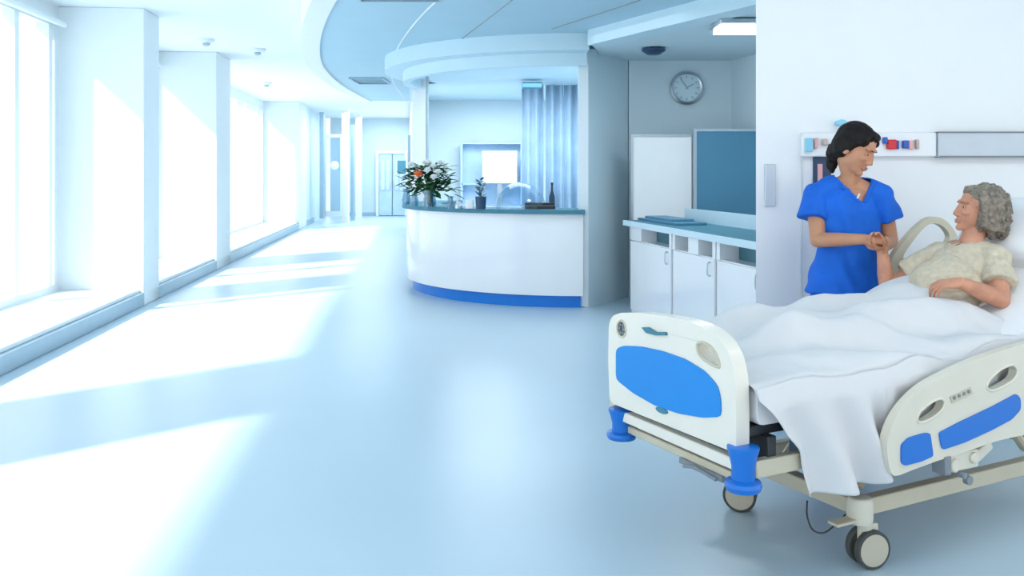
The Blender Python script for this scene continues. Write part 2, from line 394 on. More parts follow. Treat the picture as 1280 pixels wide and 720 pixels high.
# far glazed screen with open door --------------------------------------
bm = bmn(); c = P(432, 278, 26.5); abox(bm, c.x-.1, c.x+.1, 26.4, 26.6, 0, CZ); mk('trim_11', bm, M['white'], kind='structure', smooth=False)
bm = bmn(); c = P(448.5, 273, 28.8); abox(bm, c.x-.09, c.x+.09, 28.7, 28.9, 0, CZ); mk('trim_12', bm, M['white'], kind='structure', smooth=False)
bm = bmn(); c = P(441, 276, 27.6); abox(bm, c.x-.05, c.x+.05, 27.5, 27.7, 0, 3.0); mk('trim_13', bm, M['plinth'], kind='structure', smooth=False)
bm = bmn(); c = P(403, 285, 26); abox(bm, c.x-.06, c.x+.06, 25.9, 26.1, .15, CZ-.1); mk('trim_14', bm, M['plinth'], kind='structure', smooth=False)
dr = thing('door_3', P(417, 280, 26.4), kind='structure')
x0, x1 = P(404, 0, 26.3).x, P(429, 0, 26.4).x
bm = bmn()
abox(bm, x0, x1, 26.3, 26.35, .19, .35); abox(bm, x0, x1, 26.3, 26.35, 2.55, 2.65); abox(bm, x0, x0+.07, 26.3, 26.35, .35, 2.55); abox(bm, x1-.07, x1, 26.3, 26.35, .35, 2.55)
mk('door_frame', bm, M['frame'], dr, smooth=False)
bm = bmn(); abox(bm, x0+.07, x1-.07, 26.32, 26.33, .35, 2.55); mk('pane', bm, M['acrylic'], dr, smooth=False)
bm = bmn(); ell(bm, P(418, 207, 26.0), (.13, .06, .13)); cyl(bm, P(418, 207, 26.0), P(418, 207, 26.28), .03)
mk('wall_lamp', bm, M['white'], label='small round white fitting on the far glazed door', cat='lamp')

# the bright wall behind the bed
WD = 5.2
bm = bmn(); prism(bm, [((945-640)/FPX*WD, WD), (6, WD), (6, WD+.12), ((946-640)/FPX*(WD+.12)+.02, WD+.12)], 0, CZ)
mk('wall_right', bm, M['white'], kind='structure', smooth=False)
bm = bmn(); abox(bm, 1.46, 6, WD-.015, WD, 0, .1); mk('baseboard_right', bm, M['plinth'], kind='structure', smooth=False)

# ceiling fittings --------------------------------------------------------
def at_ceiling(px, py, z=CZ): d = (z-EYE)*FPX/(HZ-py); return P(px, py, d)
for (px, py, lab) in ((258, 49, 'nearest round smoke detector on the white ceiling beside windows'), (322, 61, 'second round smoke detector on the white ceiling, right of nearest'), (333, 103, 'farthest small smoke detector on the white ceiling')):
    c = at_ceiling(px, py)
    t = thing('smoke_detector', c, lab, 'smoke detector', 'smoke detectors on the ceiling')
    bm = bmn(); lathe(bm, c, [(.11, 0), (.11, -.03), (.085, -.055)]); mk('base', bm, M['frame'], t)
    bm = bmn(); lathe(bm, c-Z_*.055, [(.05, .01), (.05, -.03), (.02, -.045)]); mk('sensor', bm, M['gframe'], t)
for (px, py, z, hw, lab) in ((463, 100, LZ, .20, 'dark rectangular ceiling vent under the lowered ceiling'), (471, 161, CZ-.2, .45, 'dark rectangular ceiling vent near far end of the corridor'), (497, -8, LZ, .35, 'long dark ceiling vent at top edge of the picture')):
    c = at_ceiling(px, py, z)
    t = thing('ceiling_vent', c, lab, 'vent', 'dark ceiling vents')
    hy = .42 if z == LZ and py > 50 else .22
    hx = hw*(1.0)
    if py == 100: hx = 20/FPX*c.y
    bm = bmn()
    for sx in (-1, 1): box(bm, c+X_*(sx*hx), X_, Y_, Z_, .015, hy, .03)
    for sy in (-1, 1): box(bm, c+Y_*(sy*hy), X_, Y_, Z_, hx, .015, .03)
    mk('frame', bm, M['plinth'], t, smooth=False)
    bm = bmn(); box(bm, c, X_, Y_, Z_, hx, hy, .012); mk('grille', bm, M['darkteal'], t, smooth=False)
if True:
    c = P(932, 33, 7.9); c.z = 2.83
    t = thing('ceiling_light', c, 'white fluorescent ceiling light fitting in the alcove beside the white wall', 'ceiling light')
    bm = bmn(); box(bm, c+Z_*.015, X_, Y_, Z_, .28, .22, .02); mk('housing', bm, M['steel'], t, bevel=.01)
    for k in (-1, 1):
        bm = bmn(); cyl(bm, c+V3((-.26, k*.1, -.03)), c+V3((.26, k*.1, -.03)), .035); mk('tube', bm, M['lamp'], t)
c = P(817, 77, 9.6); c.z = 2.86
bm = bmn(); lathe(bm, c, [(.13, 0), (.13, -.02), (.07, -.06)]); mk('ceiling_speaker', bm, M['navy'], label='small dark round ceiling device left of the wall clock', cat='speaker')

# =================================================================== RECEPTION COUNTER
t = thing('reception_counter', CC, 'round white reception counter with teal top and bright blue kick band', 'counter')
bm = bmn(); prism(bm, arcpts(2.21, 270, 150, 64)+arcpts(2.12, 150, 270, 64), .14, 1.05); mk('front_panel', bm, M['cwhite'], t, bevel=.012)
bm = bmn(); prism(bm, arcpts(2.13, 269.5, 150, 64)+arcpts(2.05, 150, 269.5, 64), .0, .14); mk('kick_band', bm, M['blue'], t)
bm = bmn(); prism(bm, arcpts(2.27, 270.5, 150, 64)+arcpts(1.75, 150, 270.5, 64), 1.05, 1.10); mk('counter_top', bm, M['teal'], t, bevel=.01)
bm = bmn(); prism(bm, arcpts(2.11, 270.5, 150, 64)+arcpts(1.65, 150, 270.5, 64), .72, .76); mk('desk_shelf', bm, M['cwhite'], t)

# things on the counter
def ontop(px, d): p = P(px, 0, d); p.z = 1.10; return p
vp = ontop(537, 10.55)
t = thing('vase', vp, 'clear glass vase holding the large bouquet on the reception counter', 'vase')
bm = bmn(); lathe(bm, vp, [(.07, 0), (.085, .05), (.07, .13), (.085, .20), (.08, .20), (.064, .13), (.078, .05), (.06, .01)]); mk('body', bm, M['vase'], t)
bm = bmn(); lathe(bm, vp+Z_*.012, [(.058, 0), (.074, .04), (.062, .10)]); mk('water', bm, M['acrylic'], t)
t = thing('bouquet', vp+Z_*.02, 'bouquet of white flowers and one orange bloom with dark leaves', 'flowers')
def leafm(bm, p, d, l, wd):
    a, b = frame_of(d); d = d.normalized(); N = 5; rows = []
    for i in range(N+1):
        f = i/N; ww = wd*math.sin(PI*min(1, f*.92+.06)); c = p+d*(l*f)-Z_*(l*.25*f*f)
        rows.append([bm.verts.new(c-a*ww+b*(ww*.3)), bm.verts.new(c), bm.verts.new(c+a*ww+b*(ww*.3))])
    for r, s in zip(rows, rows[1:]):
        bm.faces.new((r[0], r[1], s[1], s[0])); bm.faces.new((r[1], r[2], s[2], s[1]))
bm = bmn(); bs = bmn()
for k in range(260):
    th = random.uniform(0, 2*PI); rr = random.uniform(.02, .30); h = random.uniform(.2, .50)
    if k % 5 == 0: rr *= 1.25; h = random.uniform(.15, .33)
    p = vp+V3((rr*math.cos(th)-.02, rr*.7*math.sin(th), h))
    leafm(bm, p, V3((math.cos(th), math.sin(th), random.uniform(-.3, .9))), random.uniform(.09, .16), random.uniform(.022, .040))
for k in range(26):
    th = 2*PI*k/26*5; rr = .19*math.sqrt((k+1)/26); p = vp+V3((rr*math.cos(th), rr*.7*math.sin(th), .40-rr*.5))
    tube(bs, curve([vp+V3((rr*.2*math.cos(th), rr*.2*math.sin(th), .03)), vp+V3((rr*.3*math.cos(th), rr*.3*math.sin(th), .2)), p], 4), .004, 5)
mk('foliage', bm, M['leaf'], t, kind='stuff'); mk('stems', bs, M['stem'], t, kind='stuff')
def flower(c, r, m, parent):
    bm = bmn(); 
    for lay in range(3):
        for k in range(7):
            th = 2*PI*k/7+lay*.4; el = .2+lay*.45
            d = V3((math.cos(th)*math.cos(el), math.sin(th)*math.cos(el), math.sin(el)))
            a, b = frame_of(d); R = Matrix((a, b, d)).transposed()
            ell(bm, c+d*(r*.55), (r*.36, r*.14, r*.5), R, 8, 6)
    ell(bm, c, (r*.4,)*3, seg=10, rings=6); return mk('flower', bm, m, parent, label='orange bloom' if m is M['orange'] else None)
flower(vp+V3((-.11, -.24, .38)), .062, M['orange'], t)
for dx, dy, h in ((-.18, -.02, .45), (-.03, -.08, .47), (.05, -.12, .43), (.12, -.05, .47), (.10, -.14, .36), (.0, -.17, .38), (-.13, .06, .42), (.17, 0, .41), (-.02, .1, .48), (.06, -.18, .30)):
    flower(vp+V3((dx*1.2, dy*1.2-.05, h+.05)), .05, M['petal'], t)
def jar(px, d, r, h, m, name, lab, cat, grp=None):
    c = ontop(px, d); bm = bmn(); lathe(bm, c, [(r*.8, 0), (r, h*.3), (r*.6, h*.8), (r*.75, h), (r*.68, h), (r*.52, h*.8), (r*.9, h*.3), (r*.7, .01)], 16)
    return mk(name, bm, m, label=lab, cat=cat, group=grp)
jar(508, 11.3, .06, .20, M['vase'], 'glass_jar', 'tall clear glass jar left of the bouquet at counter end', 'jar')
jar(518, 10.9, .055, .17, M['vase'], 'glass_jar', 'short clear glass jar between counter end and bouquet', 'jar')
jar(563, 10.2, .05, .14, M['vase'], 'glass_jar', 'small glass vase right of the bouquet', 'vase')
jar(573, 10.15, .045, .10, M['steel'], 'metal_cup', 'small metal cup between the bouquet and white card', 'cup')
c = ontop(587, 10.1); bm = bmn(); box(bm, c+Z_*.05, X_, Y_, Z_, .045, .03, .05)
mk('tissue_box', bm, M['cwhite'], bevel=.008, label='small white box on reception counter left of dark pot', cat='box')
c = ontop(601, 10.05)
t = thing('potted_plant', c, 'small dark pot with a dark leafy plant on the reception counter', 'plant')
bm = bmn(); lathe(bm, c, [(.055, 0), (.065, .14), (.055, .14), (.05, .02)], 20); mk('pot', bm, M['navy'], t)
bm = bmn()
for k in range(34):
    th = random.uniform(0, 2*PI); leafm(bm, c+V3((0, 0, .13+.006*k)), V3((math.cos(th), math.sin(th), random.uniform(.2, 1))), .10, .022)
mk('foliage', bm, M['darkteal'], t, kind='stuff')
# acrylic dome and its base
c = ontop(650, 10.15)
bm = bmn(); pr = [(.30*math.cos(a)+.0, .30*math.sin(a)) for a in [PI/2*k/10 for k in range(11)]]
lathe(bm, c, [(max(r, .002), h) for r, h in pr], 32, close=False)
mk('acrylic_dome', bm, M['acrylic'], label='clear rounded acrylic cover on reception counter before the curtain', cat='cover')
c = ontop(675, 10.0); bm = bmn(); box(bm, c+Z_*.02, X_, Y_, Z_, .17, .08, .02); box(bm, c+V3((0, .06, .05)), X_, Y_, Z_, .17, .01, .02)
mk('desk_tray', bm, M['dark'], bevel=.005, label='flat black tray lying on reception counter near right end', cat='tray')
c = ontop(690, 10.25)
t = thing('bottle', c, 'slim dark bottle standing on the counter behind the black tray', 'bottle')
bm = bmn(); lathe(bm, c, [(.035, 0), (.035, .13), (.014, .2), (.012, .27)], 16); mk('body', bm, M['navy'], t)
bm = bmn(); lathe(bm, c+Z_*.268, [(.015, 0), (.015, .03)], 12); mk('cap', bm, M['dark'], t)

# back of the reception: blue shelf unit with lit screen ----------------------
D2 = 15.9
a, b = P(577, 178, D2), P(652, 250, D2)
t = thing('shelf_unit', V3(((a.x+b.x)/2, D2, 0)), 'blue shelf unit against reception back wall holding the bright screen', 'shelf')
bm = bmn(); abox(bm, a.x, b.x, D2+.2, D2+.25, 0, a.z); mk('back_panel', bm, M['curtain'], t, smooth=False)
bm = bmn()
for x in (a.x, b.x): abox(bm, x-.02, x+.02, D2, D2+.25, 0, a.z-.03)
abox(bm, a.x, b.x, D2, D2+.25, a.z-.03, a.z); mk('carcass', bm, M['curtain'], t, smooth=False)
for z in (.9, 1.3): bm = bmn(); abox(bm, a.x, b.x, D2, D2+.25, z-.015, z+.015); mk('shelf', bm, M['curtain'], t, smooth=False)
a, b = P(604, 190, D2-.15), P(645, 228, D2-.15)
t = thing('monitor', V3(((a.x+b.x)/2, D2-.15, .9)), 'bright lit white screen in front of the blue shelf unit', 'screen')
bm = bmn(); abox(bm, a.x-.02, b.x+.02, D2-.16, D2-.10, b.z-.02, a.z+.02); mk('casing', bm, M['frame'], t, bevel=.01)
bm = bmn(); abox(bm, a.x, b.x, D2-.17, D2-.158, b.z, a.z); mk('display', bm, M['screen'], t, smooth=False)
bm = bmn(); abox(bm, (a.x+b.x)/2-.04, (a.x+b.x)/2+.04, D2-.13, D2-.1, .92, b.z); abox(bm, (a.x+b.x)/2-.15, (a.x+b.x)/2+.15, D2-.2, D2-.05, .9, .93); mk('stand', bm, M['steel'], t)
bm = bmn(); cx = (a.x+b.x)/2; abox(bm, cx-.5, cx+.5, D2-.5, D2-.02, .86, .9); abox(bm, cx-.48, cx-.44, D2-.45, D2-.05, 0, .86); abox(bm, cx+.44, cx+.48, D2-.45, D2-.05, 0, .86)
mk('back_desk', bm, M['curtain'], smooth=False, label='narrow blue desk under the bright screen behind the reception', cat='desk')
# curtain
DCu = 13.2
t = thing('curtain', P(690, 250, DCu), 'pleated pale blue curtain hanging right behind the reception counter', 'curtain')
x0, x1 = P(652, 0, DCu).x, P(722, 0, DCu).x
zt = P(0, 106, DCu).z
for q, (xa, xb) in enumerate(((x0, x0+.33), (x0+.36, x0+.62), (x0+.63, x1))):
    bm = bmn(); N = 60; lo = []; hi = []
    for i in range(N+1):
        f = i/N; x = xa+(xb-xa)*f; y = DCu+.05*math.sin(f*2*PI*(xb-xa)/.13)+.02*math.sin(f*9+q)
        lo.append(bm.verts.new((x, y*1.0, .15))); hi.append(bm.verts.new((x, DCu+(y-DCu)*.7, zt)))
    for i in range(N): bm.faces.new((lo[i], lo[i+1], hi[i+1], hi[i]))
    o = mk('panel', bm, M['curtain'], t, angle=3); s = o.modifiers.new('s', 'SOLIDIFY'); s.thickness = .006
bm = bmn(); cyl(bm, V3((x0-.05, DCu, zt+.03)), V3((x1+.05, DCu, zt+.03)), .02); mk('curtain_rail', bm, M['steel'], t)
bm = bmn(); box(bm, P(665, 107, 12.6), X_, Y_, Z_, .14, .1, .04); mk('ceiling_projector', bm, M['bluepanel'], bevel=.01, label='small blue box hanging at the top left of the curtain', cat='box')

# =================================================================== ALCOVE
c = P(858, 110, 10.68)
t = thing('wall_clock', c, 'round wall clock with silver rim on the alcove wall', 'clock')
bm = bmn(); lathe(bm, c, [(.20, 0), (.205, .03), (.18, .05), (.165, .04), (.165, 0)], 40, axis=V3((0, -1, 0)), close=False); mk('rim', bm, M['steel'], t)
bm = bmn(); cyl(bm, c, c-Y_*.02, .17, n=40); mk('dial', bm, M['bwall'], t)
for ang, l in ((60, .09), (-35, .13)):
    bm = bmn(); d = V3((math.sin(math.radians(ang)), 0, math.cos(math.radians(ang)))); tube(bm, [c-Y_*.028-d*.02, c-Y_*.028+d*l], .007, 6); mk('hand', bm, M['plinth'], t)
for k in range(12):
    d = V3((math.sin(k*PI/6), 0, math.cos(k*PI/6))); bm = bmn(); tube(bm, [c-Y_*.024+d*.12, c-Y_*.024+d*.15], .006, 5); mk('hour_mark', bm, M['plinth'], t)
# partitions behind worktop
def panel_thing(px0, px1, ptop, d, m, lab, zb=0):
    a, b = P(px0, ptop, d), P(px1, ptop, d)
    t = thing('partition_screen', V3(((a.x+b.x)/2, d, 0)), lab, 'partition')
    bm = bmn(); abox(bm, a.x+.03, b.x-.03, d-.015, d+.015, zb, a.z-.03); mk('board', bm, m, t, smooth=False)
    bm = bmn(); abox(bm, a.x, b.x, d-.025, d+.025, a.z-.03, a.z); abox(bm, a.x, a.x+.03, d-.025, d+.025, zb, a.z-.03); abox(bm, b.x-.03, b.x, d-.025, d+.025, zb, a.z-.03)
    mk('edge_frame', bm, M['gframe'] if m is M['bluepanel'] else M['steel'], t, smooth=False); return t
panel_thing(788, 867, 168, 10.0, M['white'], 'white free-standing partition screen behind the worktop below the clock')
panel_thing(867, 990, 161, 9.9, M['bluepanel'], 'mid blue partition screen right of the white one behind the worktop')
# worktop and base cabinets
F0, F1 = V3((1.25, 9.45, 0)), V3((1.86, 6.45, 0)); D_ = (F1-F0).normalized(); N_ = V3((-D_.y, D_.x, 0))
if N_.x < 0: N_ = -N_
def wpx(px):
    r = (px-640)/FPX; return (F0.x-r*F0.y)/(r*D_.y-D_.x)
def cb(bm, a0, a1, n0, n1, z0, z1):
    box(bm, F0+D_*((a0+a1)/2)+N_*((n0+n1)/2)+Z_*((z0+z1)/2), D_, N_, Z_, abs(a1-a0)/2, abs(n1-n0)/2, abs(z1-z0)/2)
LEN = (F1-F0).length
t = thing('worktop', F0+Z_*.95, 'long dark teal worktop with pale front edge over the white cabinets', 'worktop')
bm = bmn(); cb(bm, -.08, LEN, -.02, .62, .965, 1.0); mk('slab', bm, M['teal'], t, bevel=.006)
bm = bmn(); cb(bm, -.08, LEN, -.035, -.015, .945, 1.0); mk('front_edge', bm, M['rim'], t, smooth=False)
bm = bmn(); cb(bm, .1, LEN, .60, .63, 1.0, 1.13); mk('backsplash', bm, M['rim'], t, smooth=False)
cuts = [wpx(787), wpx(840), wpx(895), LEN]
names = ['white base cabinet at the far left end of the worktop', 'middle white base cabinet with two dark drawer openings', 'right white base cabinet nearest the bright wall']
for i in range(3):
    a0, a1 = cuts[i]+.012, cuts[i+1]-.012
    t = thing('base_cabinet', F0+D_*((a0+a1)/2)+N_*.3, names[i], 'cabinet', 'white base cabinets in the alcove')
    bm = bmn(); cb(bm, a0, a1, .02, .6, .0, .80); cb(bm, a0, a0+.06, .0, .6, .80, .945); cb(bm, a1-.06, a1, .0, .6, .80, .945); cb(bm, a0, a1, .2, .6, .80, .945); cb(bm, a0, a1, .0, .2, .935, .945)
    if i == 1: cb(bm, (a0+a1)/2-.1, (a0+a1)/2+.12, 0, .2, .8, .945)
    if i == 0: cb(bm, a0, a0+.35, 0, .2, .8, .945)
    mk('body', bm, M['cwhite'], t, smooth=False)
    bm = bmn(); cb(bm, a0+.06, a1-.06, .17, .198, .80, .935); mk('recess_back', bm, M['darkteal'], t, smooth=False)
    bm = bmn(); cb(bm, a0+.02, a1-.02, -.002, .018, .06, .79); dd = mk('door', bm, M['cwhite'], t, bevel=.004)
    bm = bmn(); p = F0+D_*(a1-.09)-N_*.03
    tube(bm, curve([p+Z_*.76+N_*.03, p+Z_*.75, p+Z_*.66, p+Z_*.65+N_*.03], 4), .008, 8); mk('handle', bm, M['steel'], dd)
bm = bmn()
c0 = F0+D_*.45+N_*.3+Z_*1.0
box(bm, c0+Z_*.012, D_, N_, Z_, .55, .16, .012); box(bm, c0+Z_*.035-D_*.05, D_, N_, Z_, .38, .12, .015)
mk('folder', bm, M['bluepanel'], bevel=.004, label='flat dark blue folders lying at the far end of worktop', cat='folder')

# =================================================================== WALL FITTINGS BEHIND THE BED
def wb(bm, x0, y0, x1, y1, th, off=0, d=WD):
    a, b = P(x0, y0, d), P(x1, y1, d); abox(bm, a.x, b.x, d-off-th, d-off, b.z, a.z)
t = thing('medical_rail', P(1080, 197, WD), 'pale medical supply panel with coloured outlets behind the standing person', 'medical panel')
bm = bmn(); wb(bm, 1000, 166, 1166, 196, .05); mk('housing', bm, M['cwhite'], t, bevel=.008)
for (x0, y0, x1, y1, m) in ((1002, 173, 1011, 190, 'lblue'), (1013, 173, 1017, 186, 'pink'), (1023, 174, 1029, 182, 'tan'), (1031, 180, 1036, 186, 'linegrey'), (1098, 172, 1103, 180, 'obl'), (1103, 175, 1114, 187, 'red'), (1114, 176, 1117, 187, 'obl'), (1122, 176, 1129, 186, 'obl'), (1129, 176, 1135, 187, 'pink'), (1138, 175, 1142, 187, 'tan')):
    bm = bmn(); wb(bm, x0, y0, x1, y1, .03, .05); mk('outlet', bm, M[m], t, bevel=.006, label={'lblue': 'light blue outlet', 'pink': 'pink outlet', 'tan': 'tan outlet', 'linegrey': 'grey outlet', 'obl': 'dark blue outlet', 'red': 'red outlet'}[m])
t = thing('bed_head_rail', P(1230, 197, WD), 'long grey wall rail with dark edges above the person in bed', 'wall rail')
bm = bmn(); wb(bm, 1167, 167, 1420, 196, .06); mk('body', bm, M['railgrey'], t, smooth=False)
for y in (166, 196): bm = bmn(); wb(bm, 1168, y-1, 1420, y+1, .065); mk('edge_profile', bm, M['linegrey'], t, smooth=False)
bm = bmn(); wb(bm, 955, 205, 969, 258, .02); mk('switch_plate', bm, M['railgrey'], bevel=.006, label='tall grey switch plate on the bright wall left of blue scrubs', cat='switch')
t = thing('wall_poster', P(1026, 235, WD), 'small dark blue notice under the medical panel behind blue scrubs', 'poster')
bm = bmn(); wb(bm, 1016, 196, 1038, 237, .012, .0); mk('sheet', bm, M['navy'], t, smooth=False)
bm = bmn(); wb(bm, 1021, 205, 1027, 232, .004, .012); mk('figure_mark', bm, M['pink'], t, smooth=False)
bm = bmn(); tube(bm, curve([P(1002, 196, WD-.02), P(1003, 260, WD-.03), P(1001, 330, WD-.03), P(1004, 390, WD-.03)], 6), .006, 6)
mk('wall_cable', bm, M['railgrey'], label='thin pale cable hanging down the wall from the medical panel', cat='cable')
c = P(1049, 154, WD-.03); bm = bmn(); cyl(bm, c+Y_*.03, c-Y_*.04, .018, n=20); ell(bm, c-Y_*.04, (.032, .015, .02))
mk('oxygen_knob', bm, M['lblue'], label='light blue knob on the wall just above the black-haired head', cat='knob')

# =================================================================== HOSPITAL BED
bed = thing('hospital_bed', B(1.1, 0, 0), 'adjustable hospital bed with cream and blue footboard on casters', 'bed')
ft = lambda a, b, t: B(t, a, b)
# footboard
fo = [(762, 503), (760, 450), (761, 405), (765, 395), (775, 391), (800, 391), (830, 395), (860, 401), (885, 411), (903, 426), (914, 448), (919, 475), (920, 510), (920, 567)]
fo = [Bfoot(x, y, -.03) for x, y in fo]
fo = round_loop(fo, .03, 3)
h1 = [Bfoot(x, y, -.03) for x, y in ((872, 430), (878, 428), (888, 433), (896, 444), (900, 458), (893, 457), (880, 449), (873, 440))]
h1 = smooth_loop(h1, 3)
hc = Bfoot(777, 411, -.03)
h2 = circ(hc[0], hc[1], .032, .034, 18)
bm = bmn(); plate(bm, fo, [h1, h2], ft, -.03, .03)
fb = mk('footboard', bm, M['creamf'], bed, bevel=.010, seg=3)
def rim(pts, fn, t, r, name, m, parent):
    bm = bmn(); tube(bm, [fn(a, b, t) for a, b in pts], r, 8, closed=True); return mk(name, bm, m, parent)
rim(h1, ft, -.03, .006, 'handle_rim', M['beige'], fb); rim(h2, ft, -.03, .005, 'knob_rim', M['beige'], fb)
bm = bmn(); cyl(bm, B(-.02, *hc), B(.02, *hc), .03); 
for k in range(6):
    a = k*PI/3; cyl(bm, B(-.03, hc[0]+.018*math.cos(a), hc[1]+.018*math.sin(a)), B(-.02, hc[0]+.018*math.cos(a), hc[1]+.018*math.sin(a)), .006, n=8)
mk('locking_knob', bm, M['linegrey'], fb)
pts = [(771, 436), (780, 432), (802, 433), (830, 439), (858, 449), (882, 464), (898, 482), (902, 500), (902, 521), (880, 522), (850, 517), (820, 507), (792, 491), (771, 474)]
pts = round_loop([Bfoot(x, y, -.03) for x, y in pts], .02, 2)
bm = bmn(); plate(bm, pts, [], ft, -.035, -.028); mk('blue_inset', bm, M['bedblue2'], fb, label='bright blue oval inset')
pts = round_loop([Bfoot(x, y, -.03) for x, y in ((804, 409), (812, 409), (822, 415), (834, 415), (835, 419), (822, 419), (810, 416))], .004, 2)
bm = bmn(); plate(bm, pts, [], ft, -.040, -.028); mk('release_handle', bm, M['teal'], fb, label='dark teal release handle')
c = Bfoot(828, 513, -.03); bm = bmn(); plate(bm, circ(c[0], c[1], .036, .011, 20), [], ft, -.036, -.028); mk('badge', bm, M['teal'], fb, label='small dark oval badge')
# bumpers
def bumper(px, z0, z1, s_=.0):
    w = Bfoot(px, 500, s_)[0]; bm = bmn(); c = B(s_, w, 0); h = z1-z0; q = lambda f: z0+h*f
    lathe(bm, c, [(.040, q(.2)), (.040, q(.55)), (.048, q(.78)), (.055, q(.92)), (.055, q(.98)), (.048, z1)], 24)
    o = mk('corner_bumper', bm, M['bedblue'], bed)
    bm = bmn(); lathe(bm, c, [(.03, z0), (.058, q(.05)), (.064, q(.16)), (.060, q(.24)), (.041, q(.28))], 28); mk('bumper_roller', bm, M['bedblue'], o)
bumper(929, .422, .582, .0); bumper(777, .405, .535, .0)
# foot cross bars
for z, s, r in ((.51, .0, .021), (.455, .02, .016)):
    bm = bmn(); bbox(bm, s-r, s+r, -.41, .37, z-r, z+r); mk('cross_bar', bm, M['creamf' if r > .02 else 'beige'], bed, bevel=.006)
bm = bmn(); bbox(bm, -.01, .03, -.32, -.08, .425, .445); tube(bm, [B(-.02, -.3, .43), B(-.02, -.18, .44), B(-.02, -.12, .425)], .006); mk('pedal_link', bm, M['linegrey'], bed)
# upper frame and deck
for w in (-.43, .43):
    bm = bmn(); bbox(bm, .03, 2.25, w-.02, w+.02, .47, .53); mk('side_frame', bm, M['beige'], bed, bevel=.006)
bm = bmn(); bbox(bm, .03, 1.45, -.40, .40, .60, .635)
for k in range(5): bbox(bm, .1+k*.4, .14+k*.4, -.43, .43, .49, .6)
mk('deck', bm, M['dark'], bed, bevel=.004)
bm = bmn()
a0, a1 = (1.47, .66), (2.12, 1.02)
for w in (-.38, .38): tube(bm, [B(a0[0], w, a0[1]-.02), B(a1[0], w, a1[1]-.02)], .02, 8)
for k in range(5):
    f = k/4; tube(bm, [B(a0[0]+(a1[0]-a0[0])*f, -.38, a0[1]-.02+(a1[1]-a0[1])*f), B(a0[0]+(a1[0]-a0[0])*f, .38, a0[1]-.02+(a1[1]-a0[1])*f)], .018, 8)
mk('backrest_frame', bm, M['linegrey'], bed)
bm = bmn(); plate(bm, round_loop([(-.42, .5), (.42, .5), (.42, .86), (.34, .98), (-.34, .98), (-.42, .86)], .06, 4), [circ(0, .86, .12, .035)], ft, 2.30, 2.35); mk('headboard', bm, M['creamf'], bed, bevel=.01)
# base frame
for w in (-.34, .34): bm = bmn(); bbox(bm, .62, 2.15, w-.025, w+.025, .20, .265); mk('base_rail', bm, M['beige'], bed, bevel=.006)
for s in (.655, 2.12): bm = bmn(); bbox(bm, s-.03, s+.03, -.36, .36, .20, .26); mk('base_cross_bar', bm, M['beige'], bed, bevel=.006)
for s0, s1 in ((.8, 1.05), (1.9, 1.65)):
    for w in (-.2, .2):
        bm = bmn(); tube(bm, [B(s0, w, .24), B(s1, w, .5)], .022, 8); mk('lift_arm', bm, M['beige'], bed)
bm = bmn(); bbox(bm, .7, 1.5, -.08, .08, .28, .42); mk('motor_box', bm, M['navy'], bed, bevel=.01)
bm = bmn(); bbox(bm, .55, 1.4, -.40, -.36, .44, .50); mk('side_bumper', bm, M['bedblue'], bed, bevel=.005)
# casters
def caster(s, w, turn, front=True):
    c = B(s, w, 0); t0 = B(s, w, .2)
    bm = bmn(); lathe(bm, c, [(.045, .17), (.05, .19), (.05, .25), (.042, .27), (.02, .275)], 24); 
    ax = V3((math.cos(turn), math.sin(turn), 0)); fw = V3((-ax.y, ax.x, 0)); off = fw*.035
    cyl(bm, c+Z_*.20+off*.3, c+off+Z_*.10, .034, .022, 12)
    bb = c+off*1.0
    for k in (0,): box(bm, bb+Z_*.115, ax, fw, Z_, .012, .04, .05)
    o = mk('caster_fork', bm, M['cream'], bed, bevel=.004)
    for k in (-1, 1):
        p = c+off+Z_*.074+ax*(k*.028)
        bm = bmn(); lathe(bm, p-ax*.014, [(.069, 0), (.0735, .004), (.0735, .024), (.069, .028)], 36, axis=ax); wh = mk('wheel', bm, M['rubber'], o)
        bm = bmn(); lathe(bm, p+ax*(k*.012), [(.001, .004*1), (.055, .004), (.068, 0)] if k > 0 else [(.001, -.004), (.055, -.004), (.068, 0)], 36, axis=ax, close=False); mk('wheel_disc', bm, M['hub'], wh)
    bm = bmn(); d = -L; box(bm, c+d*.09+Z_*.19-off*.0, d, W, Z_, .055, .025, .006); mk('brake_pedal', bm, M['beige'], o, bevel=.003)
caster(.655, -.34, math.radians(-75)); caster(.62, .34, math.radians(-110)); caster(2.1, -.34, math.radians(-60)); caster(2.1, .34, math.radians(-60))
bm = bmn(); tube(bm, curve([P(1009, 626, 3.34), P(1009, 645, 3.30), P(1016, 662, 3.29), P(1030, 666, 3.32), P(1045, 655, 3.38), P(1060, 640, 3.42)], 6), .0035, 6); mk('cable', bm, M['dark'], bed)
# near side rail
ws = -.52; sf = lambda a, b, t: B(a, t, b)
so = [(1113, 593), (1106, 578), (1104, 552), (1112, 526), (1128, 502), (1152, 480), (1180, 465), (1210, 451), (1245, 438), (1280, 428)]
so = [Bside(x, y, ws) for x, y in so]+[(1.60, .835), (1.72, .80), (1.76, .70), (1.72, .58), (1.60, .50), (1.45, .465)]
so += [Bside(x, y, ws) for x, y in ((1240, 550), (1200, 564), (1165, 575), (1135, 586))]
so = smooth_loop(so, 3)
hA = smooth_loop([Bside(x, y, ws) for x, y in ((1141, 524), (1145, 513), (1158, 502), (1170, 497), (1175, 501), (1172, 511), (1160, 521), (1148, 526))], 3)
hB = smooth_loop([Bside(x, y, ws) for x, y in ((1228, 482), (1233, 472), (1245, 461), (1260, 455), (1266, 462), (1262, 473), (1246, 483), (1234, 487))], 3)
hC = round_loop([(1.56, .66), (1.68, .66), (1.68, .75), (1.56, .76)], .04, 3)
bm = bmn(); plate(bm, so, [hA, hB, hC], sf, ws-.018, ws+.018)
